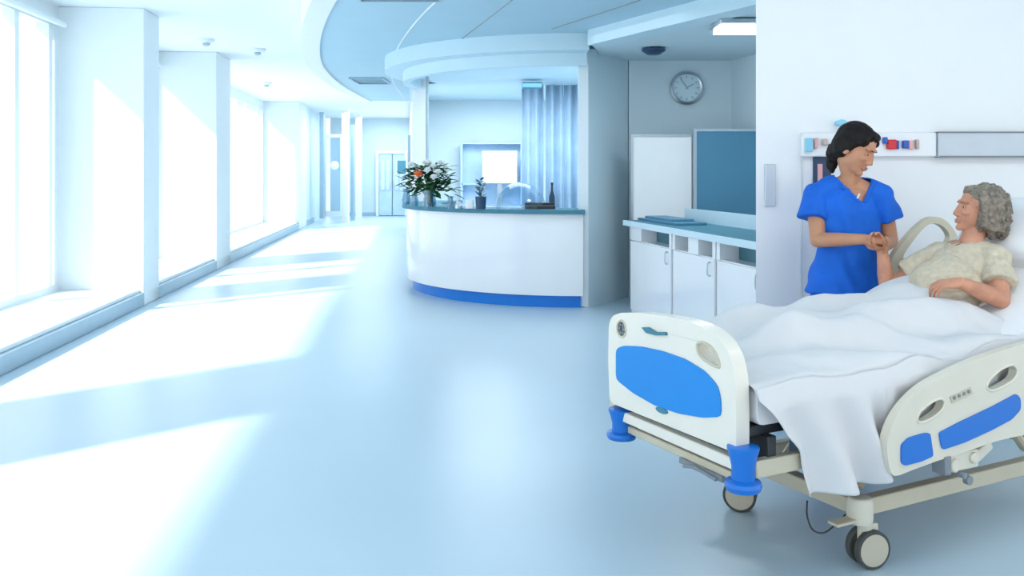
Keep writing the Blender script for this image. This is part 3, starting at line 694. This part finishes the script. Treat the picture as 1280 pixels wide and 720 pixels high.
sr = mk('side_rail', bm, M['cream'], bed, bevel=.008, seg=3)
for h in (hA, hB): rim(h, sf, ws-.018, .005, 'grip_rim', M['cream'], sr)
for pl in (((1126, 556), (1135, 547), (1155, 541), (1162, 541), (1166, 570), (1150, 577), (1130, 582), (1126, 578)),
           ((1173, 541), (1200, 527), (1240, 508), (1270, 492), (1275, 498), (1275, 512), (1264, 524), (1240, 537), (1205, 553), (1178, 562), (1176, 556))):
    q = round_loop([Bside(x, y, ws-.02) for x, y in pl], .012, 2)
    bm = bmn(); plate(bm, q, [], sf, ws-.024, ws-.017); mk('blue_inset', bm, M['bedblue'], sr, label='royal blue inset panel')
q = [Bside(x, y, ws-.02) for x, y in ((1187, 496), (1213, 484), (1216, 492), (1190, 504))]
bm = bmn(); plate(bm, q, [], sf, ws-.022, ws-.017); kp = mk('control_panel', bm, M['beige'], sr)
for k in range(4):
    s_, z_ = Bside(1192+6*k, 497-2.6*k, ws-.02); bm = bmn(); plate(bm, circ(s_, z_, .007, n=10), [], sf, ws-.026, ws-.02); mk('button', bm, M['linegrey'], kp)
# rail mechanism
mech = []
def mpx(px, py, w=ws): s, z = Bside(px, py, w); return B(s, w, z)
bm = bmn(); p = mpx(1197, 575, -.50); box(bm, p, L, W, Z_, .10, .02, .035); cyl(bm, mpx(1187, 580, -.50)-W*.03, mpx(1187, 580, -.50)+W*.03, .026); cyl(bm, mpx(1210, 570, -.50)-W*.035, mpx(1210, 570, -.50)+W*.03, .022)
box(bm, mpx(1226, 562, -.49), (L+Z_*.5).normalized(), W, (Z_-L*.5).normalized(), .05, .018, .022)
me_ = mk('rail_mechanism', bm, M['cream'], bed, bevel=.006)
bm = bmn(); box(bm, mpx(1177, 580, -.515), L, W, Z_, .018, .03, .035); mk('hinge_block', bm, M['linegrey'], me_, bevel=.004)
bm = bmn(); cyl(bm, mpx(1198, 592, -.51)-W*.03, mpx(1198, 592, -.51), .012); mk('hinge_pin', bm, M['linegrey'], me_)
bm = bmn(); cyl(bm, mpx(1207, 599, -.5)-W*.02, mpx(1207, 599, -.5), .018); mk('hinge_pin', bm, M['linegrey'], me_)
# far side rail: raised grey loop
wf = .50
loop = [(1122, 345), (1112, 335), (1113, 322), (1128, 300), (1148, 279), (1162, 271), (1177, 274), (1190, 288), (1197, 305), (1200, 330), (1190, 345)]
hole = [(1126, 321), (1137, 303), (1152, 285), (1164, 279), (1177, 284), (1184, 296), (1176, 309), (1154, 320), (1134, 327)]
lo_ = smooth_loop([Bside(x, y, wf) for x, y in loop], 4); ho_ = smooth_loop([Bside(x, y, wf) for x, y in hole], 4)
bm = bmn(); plate(bm, lo_, [ho_], sf, wf-.016, wf+.016); fr = mk('side_rail', bm, M['beige'], bed, bevel=.008, seg=3, label='grey beige raised side rail on the far side')
s0, z0 = Bside(1155, 340, wf)
for ds in (-.1, .12): bm = bmn(); tube(bm, [B(s0+ds, wf, z0+.03), B(s0+ds-.05, wf-.04, .5)], .018, 10); mk('rail_post', bm, M['beige'], fr)

# mattress (bent) ---------------------------------------------------------
prof = [(.06, .64), (1.42, .64), (2.10, 1.02), (2.16, 1.13), (2.07, 1.15), (1.42, .78), (1.36, .765), (.06, .765)]
prof = round_loop(prof, .03, 3)
bm = bmn(); plate(bm, prof, [], sf, -.42, .40); mk('mattress', bm, M['matt'], bevel=.02, seg=3, label='white mattress with raised backrest under the person in beige gown', cat='mattress')
# pillow
bm = bmn(); R0 = Matrix((L, W, Z_)).transposed()
Rt = R0 @ Matrix.Rotation(-math.radians(52), 3, 'Y')
N = 26; c = B(2.06, -.06, 1.22)
gv = {}
for side in (1, -1):
    for i in range(N+1):
        for j in range(N+1):
            x, y = -1+2*i/N, -1+2*j/N
            h = (max(0, (1-x**4))*max(0, (1-y**4)))**.45
            p = V3((x*.20*(1-.05*y*y), y*.28*(1-.06*x*x), side*.085*h*(1+.12*noise.noise(V3((x*2, y*2, side))))))
            if h < 1e-6 and side == -1: gv[(side, i, j)] = gv[(1, i, j)]
            else: gv[(side, i, j)] = bm.verts.new(c+Rt@p)
    for i in range(N):
        for j in range(N):
            try: bm.faces.new([gv[(side, i, j)], gv[(side, i+1, j)], gv[(side, i+1, j+1)], gv[(side, i, j+1)]])
            except ValueError: pass
mk('pillow', bm, M['matt'], angle=3, label='plump white pillow behind the grey-haired head', cat='pillow')

# sheet --------------------------------------------------------------------
def smst(a, b, x): t = max(0, min(1, (x-a)/(b-a))); return t*t*(3-2*t)
def top_z(s, w):
    z = .785+.035*smst(.05, .3, s)
    env = smst(.2, .6, s)
    legs = math.exp(-((w-.15)/.12)**2)+math.exp(-((w+.11)/.12)**2)
    z += .085*env*legs*(1-.0*s)
    z += .05*math.exp(-((s-.5)/.13)**2)*legs
    z += .05*math.exp(-((s-1.0)/.25)**2)*legs
    z += .055*smst(1.05, 1.5, s)*math.exp(-(w/.40)**4)+.050*smst(1.25, 1.42, s)*math.exp(-((w-.08)/.16)**2)
    z += .05*smst(1.25, 1.6, s)*smst(.02, .3, w)
    # creases running from waist to the near foot corner
    q = (w+.45)*1.0+(s)*.38
    z += .017*math.sin(q*26+3*noise.noise(V3((s*2, w*2, 3))))*smst(.1, .4, s)
    z += .016*noise.noise(V3((s*5, w*6, 1)))+.008*noise.noise(V3((s*13, w*16, 5)))
    return z
def hem_z(s):       # lower edge on the near side
    pts = [(0, .79), (.06, .72), (.14, .62), (.215, .555), (.245, .40), (.40, .395), (.55, .385), (.64, .43), (.9, .46), (1.3, .50), (1.9, .58)]
    for a, b in zip(pts, pts[1:]):
        if s <= b[0]: f = (s-a[0])/(b[0]-a[0]); return a[1]+(b[1]-a[1])*f
    return .58
NS, NT, NH = 190, 90, 46
bm = bmn(); rows = []
for i in range(NS+1):
    s = .035+(1.60-.035)*i/NS
    row = []
    wn = -.445
    # near hang
    zt_ = top_z(s, wn)
    hz_ = hem_z(s)
    for k in range(NH, 0, -1):
        f = k/NH; z = zt_+(hz_-zt_)*f-.01
        dep = (zt_-z)
        fold = math.sin(s*34-dep*13+2.2*noise.noise(V3((s*3, dep*2, 0))))
        out = .035*smst(0, .10, dep) + .12*dep*smst(.0, .5, .7-s)*.6 + fold*.11*dep*smst(0, .2, dep)+.01*noise.noise(V3((s*8, dep*8, 2)))
        if s > .62: out = min(out, .035)
        ss = s+.10*dep*math.sin(s*11+1)*smst(.1, .3, s)*.5
        row.append(bm.verts.new(B(ss, wn-out, z)))
    for j in range(NT+1):
        w = wn+(.41-wn)*j/NT
        e = min(1, (w-wn)/.05); ez = -.03*(1-math.sqrt(max(0, 1-(1-e)**2))) if e < 1 else 0
        s_off = .05*math.sin(w*8)+.03*noise.noise(V3((w*7, 0, 4)))
        ss = s+(s_off*smst(1.4, 1.7, s) if s > 1.4 else 0)
        row.append(bm.verts.new(B(ss, w, top_z(s, w)+ez)))
    for k in range(1, 15):
        f = k/14; row.append(bm.verts.new(B(s, .41+.035*math.sqrt(f)+.01*math.sin(s*20), top_z(s, .41)-.33*f)))
    rows.append(row)
for r, q in zip(rows, rows[1:]):
    for a in range(len(r)-1): bm.faces.new((r[a], r[a+1], q[a+1], q[a]))
o = mk('bed_sheet', bm, M['sheet'], angle=3.1, label='rumpled white bed sheet covering the legs and hanging over the bed side', cat='sheet')
s = o.modifiers.new('s', 'SOLIDIFY'); s.thickness = .004; s.offset = -1

# =================================================================== PEOPLE
def hand(bm, wrist, d, nrm, size=1.0, curl=.6, thumb_side=1, spread=.10, seg=(.040, .026, .020)):
    """d: direction wrist->knuckles, nrm: back-of-hand normal; curls towards -nrm"""
    d = d.normalized(); nrm = (nrm-d*nrm.dot(d)).normalized(); lat = d.cross(nrm)*thumb_side
    R = Matrix((lat, d, nrm)).transposed()
    ell(bm, wrist+d*.045*size, (.040*size, .055*size, .016*size), R, 16, 10)
    ell(bm, wrist+d*.07*size, (.041*size, .030*size, .014*size), R, 16, 10)
    cap(bm, wrist, .024*size, wrist+d*.03*size, .026*size, 12)
    for k, (x, ln) in enumerate(((.030, .92), (.010, 1.05), (-.010, .98), (-.029, .78))):
        p = wrist+lat*(x*size)+d*(.086*size-abs(x-.008)*.2*size)
        dir_ = (d+lat*((x)*spread*30*.3)).normalized()
        ang = curl*.7+.08*k; r = .0086*size
        for j in range(3):
            dd = (dir_*math.cos(ang)-nrm*math.sin(ang)); q = p+dd*(seg[j]*ln*size)
            cap(bm, p, r, q, r*.9, 10); p = q; r *= .9; ang += curl*(.9 if j == 0 else .6)
    p = wrist+lat*.026*size+d*.022*size-nrm*.004; td = (lat*.75+d*.65-nrm*.35).normalized(); r = .011*size
    for j, ln in enumerate((.036, .030, .024)):
        q = p+td*(ln*size); cap(bm, p, r, q, r*.88, 10); p = q; r *= .88; td = (td*1+d*.35-lat*.12-nrm*.25*curl).normalized()

def head(bm, c, f, u, sc=1.0, jaw=1.0):
    """c centre of head; f forward; u up. returns frame"""
    f = f.normalized(); u = (u-f*u.dot(f)).normalized(); r = f.cross(u)
    R = Matrix((r, f, u)).transposed(); g = lambda x, y, z: c+R@V3((x*sc, y*sc, z*sc))
    e = lambda x, y, z, a, b, cc: ell(bm, g(x, y, z), (a*sc, b*sc, cc*sc), R, 28, 18)
    e(0, -.012, .035, .073, .092, .082)      # cranium
    e(0, .022, -.020, .060, .066, .082)       # face
    e(0, .034, -.074, .038*jaw, .042, .036)       # chin / jaw
    e(0, .068, -.095, .018, .018, .016)
    e(0, .010, -.055, .052*jaw, .055, .045)
    e(0, .070, .030, .052, .020, .014)       # brow
    for s in (-1, 1):
        e(s*.034, .062, -.022, .022, .020, .018)   # cheek
        e(s*.072, -.012, -.010, .008, .018, .030)  # ear
        e(s*.012, .088, -.036, .009, .010, .008)   # nostril
    cap(bm, g(0, .086, .010), .007*sc, g(0, .099, -.030), .009*sc, 12)   # nose
    e(0, .098, -.032, .011, .011, .009)
    e(0, .083, -.060, .022, .010, .006); e(0, .081, -.070, .019, .010, .007)
    return g, R
import mathutils.bvhtree as bvh
def tree_of(o):
    b = bmn(); b.from_mesh(o.data); t = bvh.BVHTree.FromBMesh(b); b.free(); return t
def face_parts(g, R, sc, parent, body, skin, lip, hair_m):
    t = tree_of(body); fdir = R@V3((0, 1, 0))
    def on(x, z, off=0):
        h = t.ray_cast(g(x, .2, z), -fdir)[0]
        return (h if h else g(x, .08, z))+fdir*(off*sc)
    for s in (-1, 1):
        c = on(s*.030, .004, -.0045)
        bm = bmn(); ell(bm, c, (.0108*sc, .0075*sc, .0056*sc), R, 18, 12); ey = mk('eye', bm, M['eyew'], parent)
        bm = bmn(); ell(bm, c+fdir*.0052*sc+R@V3((0, 0, -.0005)), (.0066*sc, .0032*sc, .0058*sc), R, 14, 8); mk('iris', bm, M['iris'], ey)
        for zz, r in ((.0062, .0028), (-.0055, .0022)):
            pts = [c+R@V3((x*sc, (.0045-abs(x)*.25)*sc, zz*(1-(x/.0135)**2)*sc)) for x in (-.0135, -.008, 0, .008, .0135)]
            bm = bmn(); tube(bm, curve(pts, 4), r*sc, 8); mk('eyelid', bm, skin, ey)
        pts = [on(s*x, z, -.0005) for x, z in ((.013, .0265), (.024, .029), (.035, .027), (.045, .0215))]
        bm = bmn(); tube(bm, curve(pts, 4), [.0024*sc]*10+[.0016*sc]*3, 6); mk('eyebrow', bm, hair_m, parent)
    bm = bmn()
    up_ = [on(x, -.0595, -.001) for x in (-.022, -.011, 0, .011, .022)]; lo_ = [on(x, -.0685, -.001) for x in (-.020, -.010, 0, .010, .020)]
    tube(bm, curve(up_, 3), [.0010]+[.0028*sc]*11+[.0010], 8); tube(bm, curve(lo_, 3), [.0010]+[.0034*sc]*11+[.0010], 8)
    mk('lips', bm, lip, parent)

# ---------------- nurse -----------------------------------------------------
d0 = 4.72
NP = lambda px, py, dd=0: P(px, py, d0+dd)
nurse = thing('person', V3((NP(1055, 0).x, d0, 0)), 'black-haired person in blue scrubs standing behind the bed, clasping a raised hand', 'person')
shL, shR = NP(1020, 245, .02), NP(1101, 247, -.02)
elL, elR = NP(1022, 300, -.06), NP(1113, 301, -.02)
wrL, wrR = NP(1082, 299, -.30), NP(1103, 308, -.27)
hc_ = NP(1070, 187, -.06)
fwd = V3((.60, -.62, -.42)); up = V3((.28, -.14, 1))
bm = bmn()
gN, RN = head(bm, hc_, fwd, up, 1.08)
nb = NP(1060, 230, .0)
limb(bm, [gN(0, -.02, -.06), NP(1064, 218, -.02), nb], [.05, .050, .06])
# torso
ell(bm, NP(1060, 262), (.165, .10, .15)); ell(bm, NP(1058, 310), (.14, .095, .16)); ell(bm, NP(1056, 360, .01), (.16, .11, .14))
limb(bm, [NP(1040, 236), NP(1060, 228), NP(1080, 237)], [.05, .05, .05])
for sh, el, wr in ((shL, elL, wrL), (shR, elR, wrR)):
    limb(bm, [sh, sh*.5+el*.5, el, el*.55+wr*.45, wr], [.056, .047, .040, .037, .026])
    limb(bm, [nb, sh], [.05, .055])
for s in (-1, 1):
    hp = NP(1056, 372, .01)+X_*(s*.085)
    kn = V3((hp.x+s*.01, hp.y-.02, .50)); an = V3((hp.x+s*.015, hp.y+.02, .09))
    limb(bm, [hp, kn, V3((kn.x, kn.y+.03, .36)), an], [.088, .06, .055, .038]); limb(bm, [an-Z_*.035, an+V3((.02, -.15, -.05))], [.036, .028])
hand(bm, wrL, (NP(1104, 301, -.31)-wrL), V3((-.1, -.35, 1)), .98, .85, -1)
hand(bm, wrR, V3((-.72, -.45, -.05)), V3((.2, .1, -1)), .92, .8, 1)
body = blob('body', bm, M['skinN'], nurse, .0035, 8)
face_parts(gN, RN, 1.08, nurse, body, M['skinN'], M['lipN'], M['hairN'])
# hair
bm = bmn(); sc = 1.08
def he(x, y, z, a, b, c): ell(bm, gN(x, y, z), (a*sc, b*sc, c*sc), RN, 28, 18)
he(0, -.025, .045, .083, .098, .088); he(0, -.055, .0, .079, .068, .085)
for s_ in (-1, 1): he(s_*.055, .018, .062, .030, .050, .036); he(s_*.066, -.022, .02, .022, .034, .055)
he(0, .035, .090, .055, .045, .028)
he(0, -.085, -.05, .050, .045, .06)
limb(bm, [gN(0, -.082, -.02), gN(-.01, -.092, -.08), gN(-.012, -.080, -.125), gN(-.01, -.065, -.145)], [.042, .036, .028, .014])
blob('hair', bm, M['hairN'], nurse, .004, 6, disp=lambda p: .0035*noise.noise(p*28)+.0015*math.sin((RN.transposed()@(p-hc_)).x*260))
# scrubs top
bm = bmn()
loft(bm, [(NP(1061, 238), .12, .08), (NP(1061, 248), .165, .10), (NP(1061, 262), .175, .115), (NP(1062, 285), .162, .118), (NP(1061, 305), .158, .115), (NP(1058, 325), .168, .118), (NP(1055, 345), .183, .125), (NP(1053, 364), .196, .13)])
limb(bm, [shL, NP(1042, 234), NP(1060, 236, .02), NP(1079, 235), shR], [.066, .062, .06, .062, .066])
for sh, el, px in ((shL, elL, (1008, 264)), (shR, elR, (1113, 267))):
    e = sh+(el-sh)*.52
    cyl(bm, sh, e+(e-sh)*.0+X_*(.012 if el is elR else -.022), .066, .076, 24)
    ell(bm, sh, (.068, .068, .066))
vt, vbz = NP(0, 226).z, NP(0, 251).z
vcx = NP(1068, 0).x
def cut_v(b):
    dl = []
    for v in b.verts:
        p = v.co
        if p.y < d0-.02 and p.z > vbz-.005:
            f = (p.z-vbz)/(vt-vbz)
            cx = vcx-.012*f
            if abs(p.x-cx) < max(0, .002+.082*f): dl.append(v)
        elif (V3((p.x, p.y, 0))-V3((nb.x, nb.y, 0))).length < .078 and p.z > NP(0, 236).z: dl.append(v)
    bmesh.ops.delete(b, geom=dl, context='VERTS')
def wr_n(p): 
    s_ = 1
    return .006*math.sin(p.x*55+p.z*18+4*noise.noise(p*6))*(.4+smst(1.3, .95, p.z) if False else .7)+.008*noise.noise(p*13)
top = blob('scrub_top', bm, M['scrub'], nurse, .0042, 8, post=cut_v, disp=wr_n)
s = top.modifiers.new('s', 'SOLIDIFY'); s.thickness = .004; s.offset = 1
# neckline band, found on the front of the torso
import mathutils.bvhtree as bvh
def surf(x, z, me=top.data):
    bt = surf.t; h = bt.ray_cast(V3((x, d0-1, z)), V3((0, 1, 0))); return h[0] if h[0] else None
bmv = bmn(); bmv.from_mesh(body.data); surf.t = bvh.BVHTree.FromBMesh(bmv); bmv.free()
bmt = bmn(); bmt.from_mesh(top.data); tt = bvh.BVHTree.FromBMesh(bmt); bmt.free()
for s_ in (-1, 1):
    pts = []
    for k in range(8):
        f = k/7; z = vbz-.006+(vt+.004-vbz)*f; x = vcx-.012*f+s_*(.004+.086*f)
        hs = [h[0] for h in (surf.t.ray_cast(V3((x, d0-1, z)), V3((0, 1, 0))), tt.ray_cast(V3((x+s_*.008, d0-1, z)), V3((0, 1, 0)))) if h[0]]
        if hs: pts.append(min(hs, key=lambda q: q.y)-Y_*.001)
    if len(pts) > 2:
        bm = bmn(); tube(bm, pts, .0105, 8); mk('neck_band', bm, M['scrub'], nurse)
bm = bmn(); box(bm, P(1073, 245, d0-.145), (X_*.5+Z_).normalized(), Y_, (X_-Z_*.5).normalized(), .014, .003, .003); mk('pen_clip', bm, M['cwhite'], nurse)
# trousers + shoes
bm = bmn()
ell(bm, NP(1055, 372, .01), (.170, .11, .11))
for s_ in (-1, 1):
    hp = NP(1056, 372, .01)+X_*(s_*.085); limb(bm, [hp, V3((hp.x+s_*.01, hp.y-.02, .5)), V3((hp.x+s_*.015, hp.y+.02, .10))], [.10, .082, .072])
blob('scrub_trousers', bm, M['scrub'], nurse, .009, 3)
for s_ in (-1, 1):
    a = NP(1056, 372, .01)+X_*(s_*.1); bm = bmn(); ell(bm, V3((a.x, a.y-.05, .035)), (.05, .13, .045)); ell(bm, V3((a.x, a.y+.02, .06)), (.046, .06, .055))
    blob('shoe', bm, M['shoe'], nurse, .006, 2)

# ---------------- patient ---------------------------------------------------
pat = thing('person', B(1.42, 0, .78), 'grey-haired person in beige gown sitting up in bed with one hand raised', 'person')
hp_c = B(1.84, -.005, 1.335)
fwd = V3((-.93, .10, .16)); up = V3((.14, .02, 1))
bm = bmn()
gP, RP = head(bm, hp_c, fwd, up, 1.0, .95)
nb = B(1.80, 0, 1.18)
limb(bm, [gP(0, -.02, -.05), B(1.835, 0, 1.245), nb], [.048, .048, .055])
pel = B(1.46, 0, .86)
nS, fS = B(1.775, -.145, 1.115), B(1.785, .155, 1.115)
nE, fE = B(1.655, -.245, .95), B(1.60, .31, .935)
nW = B(1.46, -.19, 1.03)
fW = P(1103, 316, 4.43)
Rb = Matrix((L, W, Z_)).transposed() @ Matrix.Rotation(-math.radians(45), 3, 'Y')
ell(bm, B(1.745, 0, 1.05), (.13, .15, .085), Rb); ell(bm, B(1.60, 0, .96), (.13, .14, .085), Rb); ell(bm, pel, (.12, .15, .08), Rb)
for a, b, c in ((nS, nE, nW), (fS, fE, fW)):
    limb(bm, [nb-Z_*.02, a], [.045, .046]); limb(bm, [a, a*.5+b*.5, b, b*.6+c*.4, c], [.048, .045, .040, .040, .027])
for s_ in (-1, 1):
    limb(bm, [pel+W*(s_*.09)-Z_*.02, B(1.0, s_*.13+.02, .84), B(.62, s_*.13+.02, .815)], [.075, .05, .035]); limb(bm, [B(.62, s_*.13+.02, .815), B(.55, s_*.13+.02, .84)], [.035, .028])
hand(bm, nW, (B(1.35, -.10, 1.015)-nW), V3((-.1, -.35, .9)), .98, .75, 1)
hand(bm, fW, (P(1096, 297, 4.43)-fW), V3((.5, .5, .3)), .95, .8, -1)
pb = blob('body', bm, M['skinP'], pat, .0035, 8, disp=lambda p: .0008*noise.noise(p*90))
face_parts(gP, RP, 1.0, pat, pb, M['skinP'], M['lipP'], M['hairP'])
bm = bmn(); sc = 1.0
def he(x, y, z, a, b, c): ell(bm, gP(x, y, z), (a*sc, b*sc, c*sc), RP, 24, 14)
he(0, -.030, .045, .086, .098, .088); he(0, -.065, -.01, .080, .062, .085); he(0, .030, .088, .060, .045, .030)
random.seed(5)
for k in range(150):
    th = random.uniform(0, 2*PI); ph = random.uniform(-1.1, 1.5)
    n_ = V3((math.cos(th)*math.cos(ph), math.sin(th)*math.cos(ph), math.sin(ph)))
    q = V3((n_.x*.086, -.035+n_.y*.100, .035+n_.z*.092-(.03 if n_.z < 0 else 0)))
    if q.y > .012 and q.z < .075: continue
    dn = V3((random.uniform(-.3, .3), -.3, -1)).normalized()*.035
    a = gP(*q); b_ = gP(*(q+V3(dn)+n_*.006)); cap(bm, a, random.uniform(.010, .017), b_, random.uniform(.007, .012), 8)
for s_ in (-1, 1):
    for k in range(7):
        y = .018-.014*k; limb(bm, [gP(s_*.074, y, .06), gP(s_*.088, y-.006, .01), gP(s_*(.082), y-.02, -.045), gP(s_*.082, y-.035, -.085)], [.014, .015, .014, .008], 8)
limb(bm, [gP(0, -.11, -.03), gP(0, -.13, -.09), gP(0, -.155, -.09)], [.04, .028, .008])
blob('hair', bm, M['hairP'], pat, .0045, 2, disp=lambda p: .007*noise.noise(p*35)+.004*noise.noise(p*80))
# gown
bm = bmn()
ell(bm, B(1.745, 0, 1.055), (.15, .170, .108), Rb); ell(bm, B(1.61, 0, .975), (.16, .170, .132), Rb); ell(bm, B(1.52, 0, .89), (.12, .165, .10), Rb)
limb(bm, [nS, B(1.80, -.08, 1.125), B(1.80, .08, 1.125), fS], [.064, .060, .060, .064])
for a, b in ((nS, nE), (fS, fE)):
    e = a+(b-a)*.62; cyl(bm, a, e, .058, .070, 24); ell(bm, a, (.062,)*3)
def cut_n(b):
    dl = [v for v in b.verts if ((v.co-(nb+V3((-.02, 0, .02)))).length < .105 and (v.co-nb).dot(V3((-.3, 0, 1))) > .012)]
    bmesh.ops.delete(b, geom=dl, context='VERTS')
gw = blob('gown', bm, M['gown'], pat, .0045, 6, post=cut_n, disp=lambda p: .007*noise.noise(p*11)+.0075*math.sin(p.z*120-p.x*55+7*noise.noise(p*6))*max(0, noise.noise(p*9)+.35)+.003*noise.noise(p*45))
s = gw.modifiers.new('s', 'SOLIDIFY'); s.thickness = .004; s.offset = 1
ring = []
gt = tree_of(gw); ncx = nb+V3((-.02, 0, .02))
for k in range(28):
    a = 2*PI*k/28; d = (V3((math.cos(a), math.sin(a), 0))+V3((0, 0, .3*math.cos(a)))).normalized()
    h = gt.find_nearest(ncx+d*.105)[0]
    ring.append(h if h else ncx+d*.105)
ring = [(ring[i-1]+ring[i]*2+ring[(i+1) % 28])/4 for i in range(28)]
bm = bmn(); tube(bm, ring, .007, 8, closed=True); mk('neck_band', bm, M['gown'], pat)
# =================================================================== LIGHT
wd = bpy.data.worlds.new('world'); SC.world = wd; wd.use_nodes = True
bg = wd.node_tree.nodes['Background']; bg.inputs['Color'].default_value = (1, .995, .985, 1); bg.inputs['Strength'].default_value = 1.5
sd = bpy.data.lights.new('sun', 'SUN'); sd.energy = 8.0; sd.angle = math.radians(3); sd.color = (1, .98, .95)
so_ = bpy.data.objects.new('sun', sd); COL.objects.link(so_)
dirv = (Vv*1.0+U*.75-Z_*1.0).normalized()
so_.rotation_euler = dirv.to_track_quat('-Z', 'Y').to_euler()
def area(name, loc, sx, sy, e, col=(1, 1, 1), rot=(0, 0, 0)):
    l = bpy.data.lights.new(name, 'AREA'); l.shape = 'RECTANGLE'; l.size = sx; l.size_y = sy; l.energy = e; l.color = col
    o = bpy.data.objects.new(name, l); COL.objects.link(o); o.location = loc; o.rotation_euler = rot; return o
area('bed_bay_fill', (2.3, 3.3, 3.2), 2.4, 1.6, 92, (1, .965, .92), rot=(math.radians(22), 0, 0))  # unseen fill, added to brighten the bed and the people
area('wall_wash_fill', (2.6, 4.45, 3.3), 2.4, .25, 150, (1, .965, .92), rot=(math.radians(12), 0, 0))  # unseen strip, added to whiten the wall behind the bed
area('reception_fill', (.1, 11.6, 2.78), 1.8, 1.8, 40, (.9, .96, 1))  # added fill without a fitting, brightens the front of the reception
area('hall_fill', (-.3, 7.4, 2.95), 3.6, 3.6, 14, (1, .97, .94))  # added fill without a fitting, lifts the counter front
area('reception_room_fill', (-.2, 14.3, 2.78), 1.6, 1.6, 60, (.9, .96, 1))  # unseen fill, added because the reception walls came out dark
area('alcove_light', (1.9, 8.3, 2.78), .7, .7, 20, (.9, .96, 1))
area('corridor_fill', (-4.3, 27, 3.3), 1.4, 5, 130, (.85, .94, 1))  # unseen fill, added to lighten the far end of the corridor

vs = SC.view_settings; vs.view_transform = 'Standard'; vs.look = 'None'; vs.gamma = 1; vs.exposure = .12; vs.use_curve_mapping = False
